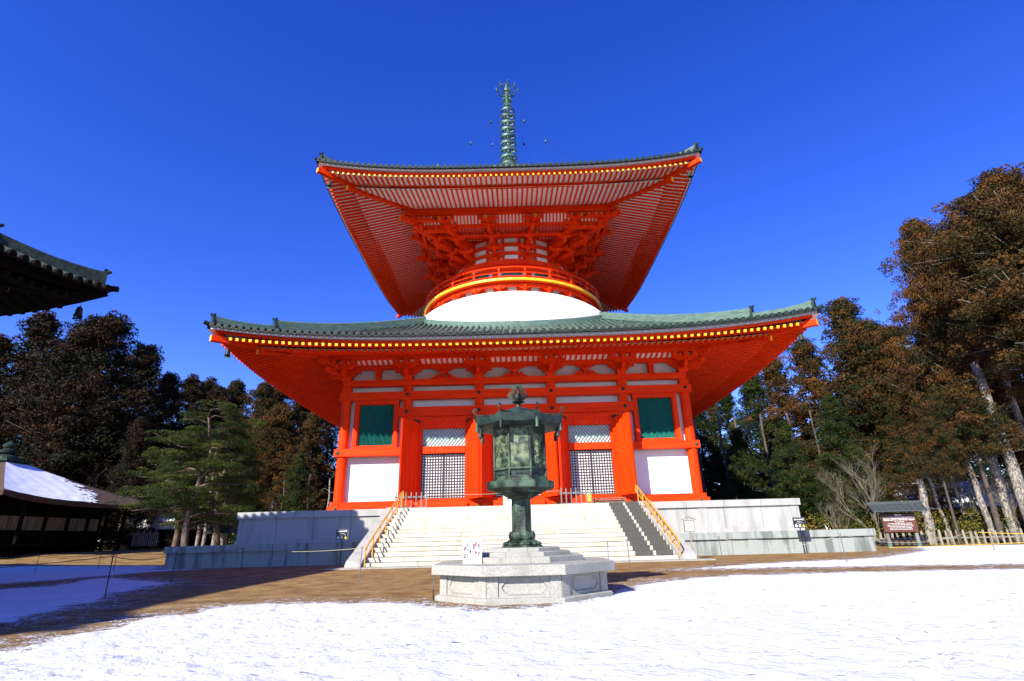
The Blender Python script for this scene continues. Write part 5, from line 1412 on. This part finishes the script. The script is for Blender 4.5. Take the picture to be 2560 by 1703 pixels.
tree_px(725, 945, 74, 'A', 'brown cedar close against the left wall of the pagoda', 14, 'cedar_brown')
tree_px(765, 930, 90, 'C', 'cedar partly hidden by the pagoda left corner', 15, 'cedar_dark')
tree_px(330, 960, 70, 'D', 'low dark cedar behind the pine crown', 16, **LD)
tree_px(150, 930, 78, 'D', 'low rounded dark cedar above the snowy hall roof', 17, **LD)
tree_px(580, 1010, 62, 'D', 'green-brown young cedar behind the pine trunks', 18, 'cedar_green')
tree_px(690, 1040, 60, 'D', 'low green-brown cedar beside the faded lattice screen', 19, 'cedar_green')
# right wood
tree_px(1602, 930, 84, 'A', 'cedar half hidden by the right wall of the pagoda', 29, 'cedar_green')
tree_px(1630, 905, 90, 'C', 'slender cedar close right of the pagoda wall', 30, 'cedar_brown')
tree_px(1668, 890, 84, 'C', 'slim green-brown cedar second from the pagoda wall', 31, 'cedar_green', W=1.15)
tree_px(1722, 850, 80, 'A', 'green cedar with bright yellow-green patches under the right eave', 32, 'cedar_green')
tree_px(1770, 815, 82, 'A', 'brown cedar behind the right corner of the lower roof', 33, 'cedar_brown')
tree_px(1842, 775, 80, 'A', 'brown cedar just right of the lower roof corner', 34, 'cedar_brown')
tree_px(1930, 682, 78, 'A', 'tall rounded red-brown cedar right of the roof tip', 35, 'cedar_brown')
tree_px(1985, 735, 74, 'B', 'broad orange-brown cedar in the middle of the right wood', 36, 'cedar_brown')
tree_px(2045, 745, 70, 'A', 'brown cedar left of the towering near cedars', 37, 'cedar_brown')
tree_px(2108, 503, 58, 'N', 'towering cedar with small separate top, left of the tallest one', 38, 'cedar_brown', W=.78, tm=.45, bark='barkpale')
tree_px(2165, 530, 62, 'A', 'towering brown cedar behind the gap of the two tallest', 39, 'cedar_brown', W=.95)
tree_px(2292, 395, 47, 'M', 'tallest cedar of the right wood, with a pale leaning trunk', 40, 'cedar_brown', W=1.0, bark='barkpale', rz=1.0)
tree_px(2400, 440, 50, 'M', 'massive cedar cut by the right edge of the photo', 41, 'cedar_brown', W=.9, bark='barkpale', rz=2.2)
tree_px(1900, 905, 66, 'D', 'low dark green tree behind the right end of the platform', 42, 'cedar_green')
tree_px(1800, 960, 64, 'D', 'dense green tree filling the gap right of the pagoda', 43, 'cedar_green')
tree_px(1690, 985, 66, 'D', 'dark green tree against the right wall of the pagoda', 44, 'cedar_green')
tree_px(2060, 900, 60, 'D', 'orange and green cedar above the bare tree', 45, 'cedar_brown')
tree_px(2195, 880, 49, 'E', 'orange-green cedar hanging over the fence at the right', 46, 'cedar_brown', W=1.15)
tree_px(2128, 955, 47, 'E', 'small orange-green crown just above the information board roof', 49, 'cedar_brown', W=.75)
tree_px(2330, 880, 66, 'D', 'dark low cedar between the leaning trunks at the right edge', 47, 'cedar_green')
tree_px(1960, 1020, 50, 'D', 'low green cedar behind the bare tree beside the platform', 48, 'cedar_green', bare=.1)
# far wood: closes the gaps at the foot of the trees
cl = []; rr = random.Random(5)
for i in range(2600):
    a = rr.uniform(-1.05, 1.05); d = rr.uniform(88, 120); x = math.sin(a)*d; y = -48+math.cos(a)*d
    cl.append((x, y, rr.uniform(0, 13), rr.uniform(1.5, 2.6), rr.random()*.6))
V, F, T = leaves(cl, 44, .42, 9)
o = bpy.data.objects.new('far_wood', leafmesh('far_wood', V, F, T, 'cedar_green')); COL.objects.link(o)
tag(o, 'dark wood closing the view behind the tree trunks', 'wood', kind='stuff')
# straight forest stems
stem_mb = []
def stem(x, y, h, r, label, lean=(0, 0), m='bark', group='bare straight stems in the wood'):
    t = thing('tree_stem', label, 'tree', (x, y, float(lift_g(np.float64(x), np.float64(y)))-.1), 0, group)
    n = 8; pts = [(lean[0]*(i/n)**1.1*h+.06*math.sin(i*1.7+x), lean[1]*i/n*h, h*i/n) for i in range(n+1)]
    b = MB().path(pts, r, 9, r2=r*.62); q = random.Random(int(x*13+y))
    for i in range(int(h*1.3)):
        z = q.uniform(.25, 1)*h; a = q.uniform(0, 6.28); L = q.uniform(.5, 1.7); c = Vector((lean[0]*(z/h)**1.1*h, lean[1]*z, z))
        e = c+Vector((L*math.cos(a), L*math.sin(a), q.uniform(-.2, .5))); b.path([c, (c+e)/2+Vector((0, 0, .1)), e], .03, 4, r2=.006)
        b.path([(c+e)/2+Vector((0, 0, .1)), e+Vector((q.uniform(-.5, .5), q.uniform(-.5, .5), .3))], .012, 3, r2=.004)
    b.build('trunk', m, t, 'all')
TRK = ((2375, 1200, 2248, 850, 50, .40, 'thick pale mottled trunk leaning at the right edge'), (2342, 1245, 2255, 985, 51, .27, 'pale mottled trunk just left of the thickest at the right edge'), (2292, 1245, 2214, 1030, 50, .22, 'pale trunk with scars, third from the right edge'),
       (2192, 1245, 2138, 1105, 50, .14, 'slim pale trunk right of the information board'), (2240, 1245, 2190, 1100, 52, .13, 'thin pale trunk between the scarred and the slim trunk'), (2145, 1240, 2120, 1120, 49, .34, 'stout grey trunk right behind the information board roof'), (2372, 1040, 2310, 860, 56, .3, 'pale trunk in shade beyond the thickest one at the right edge'))
for (xa, ya, xb, yb, dist, r, lab) in TRK:
    p = ray_at(xa, 1240, dist); q = ray_at(xa, ya, dist); q2 = ray_at(xb, yb, dist); dz = q2.z-q.z; lx_ = (q2.x-q.x)/dz; ly_ = (q2.y-q.y)/dz
    stem(q.x-lx_*q.z, q.y-ly_*q.z, q2.z+(.6 if r > .33 else 1.5), r, lab, (lx_, ly_), 'barkpale', 'pale trunks leaning behind the picket fence')
for i, (xd, dist, h, r) in enumerate(((455, 54, 9, .16), (470, 55, 9, .17), (492, 57, 10, .15), (505, 58, 10, .13), (560, 70, 9, .16), (617, 62, 5.2, .24), (640, 72, 8, .14), (700, 72, 9, .15), (748, 66, 8, .13), (1640, 72, 15, .2), (1700, 73, 15, .2), (1740, 74, 15, .22), (1800, 74, 15, .2), (1870, 75, 15, .18), (1930, 75, 15, .16))):
    p = ray_at(xd, 1240, dist)
    side = 'left' if xd < 1000 else 'right'
    lab = ['pale stem just right of the pine trunk', 'second pale stem right of the pine trunk', 'third pale stem right of the pine trunk', 'thin stem beside the red pole', 'dark stem above the left end of the platform', 'patched pale stem standing above the upper platform coping', 'dark thin stem right of the patched pale stem', 'thin dark stem left of the lattice screen', 'pale stem against the pagoda left wall', 'dark stem close to the pagoda right wall', 'second dark stem right of the pagoda', 'third dark stem right of the pagoda', 'dark stem above the right half of the platform', 'dark stem above the platform right corner', 'thin stem right of the platform corner'][i]
    stem(p.x, p.y, h, r, lab, (random.uniform(-.02, .02), 0), 'barkpale' if i in (0, 1, 2, 5, 8) else 'bark')
# pines
def pine(x, y, H, label, seed, lean, W):
    rr = random.Random(seed); g = float(lift_g(np.float64(x), np.float64(y)))
    t = thing('pine_tree', label, 'tree', (x, y, g-.1), 0, 'green pines left of the platform')
    b = MB(); pts = []; n = 12
    for i in range(n+1):
        q = i/n; pts.append(Vector((lean*q*H*.3+.3*math.sin(q*6+seed), .25*math.cos(q*5+seed), q*H*.93)))
    b.path(pts, .24, 9, r2=.06); cl = []
    def at(q):
        f_ = q*n; i = min(n-1, int(f_)); return pts[i].lerp(pts[i+1], f_-i)
    for i in range(34):
        q = rr.uniform(.24, 1.0); a = rr.uniform(0, 6.28); L = W*(1.12-q*.65)*rr.uniform(.5, 1.05)
        c = at(min(q, .99)); e = c+Vector((L*math.cos(a), L*math.sin(a), L*rr.uniform(-.05, .3)))
        m1 = c.lerp(e, .35)+Vector((rr.uniform(-.2, .2), rr.uniform(-.2, .2), .25)); m2 = c.lerp(e, .7)+Vector((rr.uniform(-.3, .3), rr.uniform(-.3, .3), .1))
        b.path([c, m1, m2, e], .085, 5, r2=.025)
        for s in range(9):
            w_ = rr.uniform(.5, 1.08); p = c.lerp(e, w_)+Vector((rr.uniform(-.9, .9), rr.uniform(-.9, .9), rr.uniform(.05, .45)))
            cl.append((p.x, p.y, p.z, rr.uniform(.35, .7), min(1, max(0, rr.gauss(.45, .22)))))
            if rr.random() < .5: b.path([c.lerp(e, min(w_, 1)), p], .025, 3, r2=.01)
    V, F, T = leaves(cl, 230, .085, seed, up=.8, flat=.34, asp=.13)
    o = bpy.data.objects.new('crown', leafmesh('crown', V, F, T, 'pine')); COL.objects.link(o); o.parent = t
    b.build('trunk', 'barkred', t, 'all')
p = ray_at(438, 1245, 43); pine(p.x, p.y, 10.6, 'spreading green pine with reddish branches left of the platform', 3, -.1, 4.6)
p = ray_at(500, 1240, 47); pine(p.x, p.y, 10.4, 'second green pine, right of the spreading one, with twisted pale branches', 8, -.05, 3.8)
p = ray_at(402, 1240, 50); pine(p.x, p.y, 8.4, 'smaller green pine at the left of the pine group, over the white hall', 12, -.35, 3.4)
# bare trees
def bare(x, y, H, label, seed, name='bare_tree', m='twig', spread=.5):
    rr = random.Random(seed); b = MB()
    def grow(p, d, L, r, k):
        n = 4; pts = [p]; q = p.copy(); dd = d.copy()
        for i in range(n):
            dd = (dd+Vector((rr.uniform(-.25, .25), rr.uniform(-.25, .25), rr.uniform(-.05, .16)))).normalized(); q = q+dd*L/n; pts.append(q.copy())
        b.path(pts, r, 5 if k < 2 else 3, r2=r*.55)
        if k >= 5: return
        for i in range(rr.choice((3, 3, 4)) if k < 4 else 3):
            w_ = rr.uniform(.35, 1); j = min(n-1, int(w_*n)); s = pts[j].lerp(pts[j+1], w_*n-j)
            nd = (dd+Vector((rr.uniform(-1, 1), rr.uniform(-1, 1), rr.uniform(-.25, .6)))*spread*1.5).normalized(); grow(s, nd, L*rr.uniform(.5, .72), r*.5, k+1)
    for i in range(3 if H > 3 else 5): grow(Vector((rr.uniform(-.2, .2), rr.uniform(-.2, .2), 0)), Vector((rr.uniform(-.35, .35), rr.uniform(-.3, .3), 1)).normalized(), H*.48, H*.010+.008, 0 if H > 3 else 1)
    t = thing(name, label, 'tree' if H > 3 else 'shrub', (x, y, -.05)); b.build('branches', m, t)
p = ray_at(2030, 1235, 47); bare(p.x, p.y, 6.8, 'bare pale-branched tree beside the platform, left of the information board', 4)
p = ray_at(2262, 1235, 53); bare(p.x, p.y, 6.2, 'bare tree with fine twigs between the leaning trunks', 5)
p = ray_at(1935, 1235, 47); bare(p.x, p.y, 3.6, 'bare arching shrub behind the right end of the lower platform', 6)
p = ray_at(1720, 1220, 50); bare(p.x, p.y, 4.2, 'grey bare tangle behind the platform right of the pagoda', 7, m='bark')
p = ray_at(2345, 1235, 51); bare(p.x, p.y, 5.2, 'bare twiggy tree at the right edge of the photo', 9)
p = ray_at(600, 1235, 60); bare(p.x, p.y, 5.0, 'bare grey tree among the stems above the left platform', 10, m='bark')
# leafy shrubs behind the fence
def shrub(x, y, s, label, seed):
    rr = random.Random(seed); cl = [(rr.uniform(-1, 1)*s, rr.uniform(-.8, .8)*s, rr.uniform(.2, 1.5)*s, rr.uniform(.3, .55)*s, rr.random()) for _ in range(26)]
    V, F, T = leaves(cl, 60, .075, seed, flat=.8); t = thing('leafy_shrub', label, 'shrub', (x, y, 0), 0, 'shrubs behind the picket fence')
    o = bpy.data.objects.new('foliage', leafmesh('foliage', V, F, T, 'shrub')); COL.objects.link(o); o.parent = t
    b = MB()
    for i in range(8): b.path([(rr.uniform(-.2, .2), rr.uniform(-.2, .2), 0), cl[i][:3]], .03, 4, r2=.01)
    b.build('stems', 'bark', t)
for i, (xd, dist, s, lab) in enumerate(((1985, 48, 1.3, 'yellow-green shrub beside the left post of the information board'), (2130, 50, 1.5, 'yellow-green shrub right behind the information board'), (2200, 51, 1.3, 'dark leafy shrub behind the fence between slim trunks'), (2250, 52, 1.4, 'leafy shrub behind the fence, right of the slim trunks'), (2320, 52, 1.4, 'leafy shrub by the thickest leaning trunk'), (1880, 52, 1.6, 'dark green shrub behind the platform right corner'), (1820, 54, 1.5, 'dark shrub above the coping of the right platform'))):
    p = ray_at(xd, 1235, dist); shrub(p.x, p.y, s, lab, 60+i)
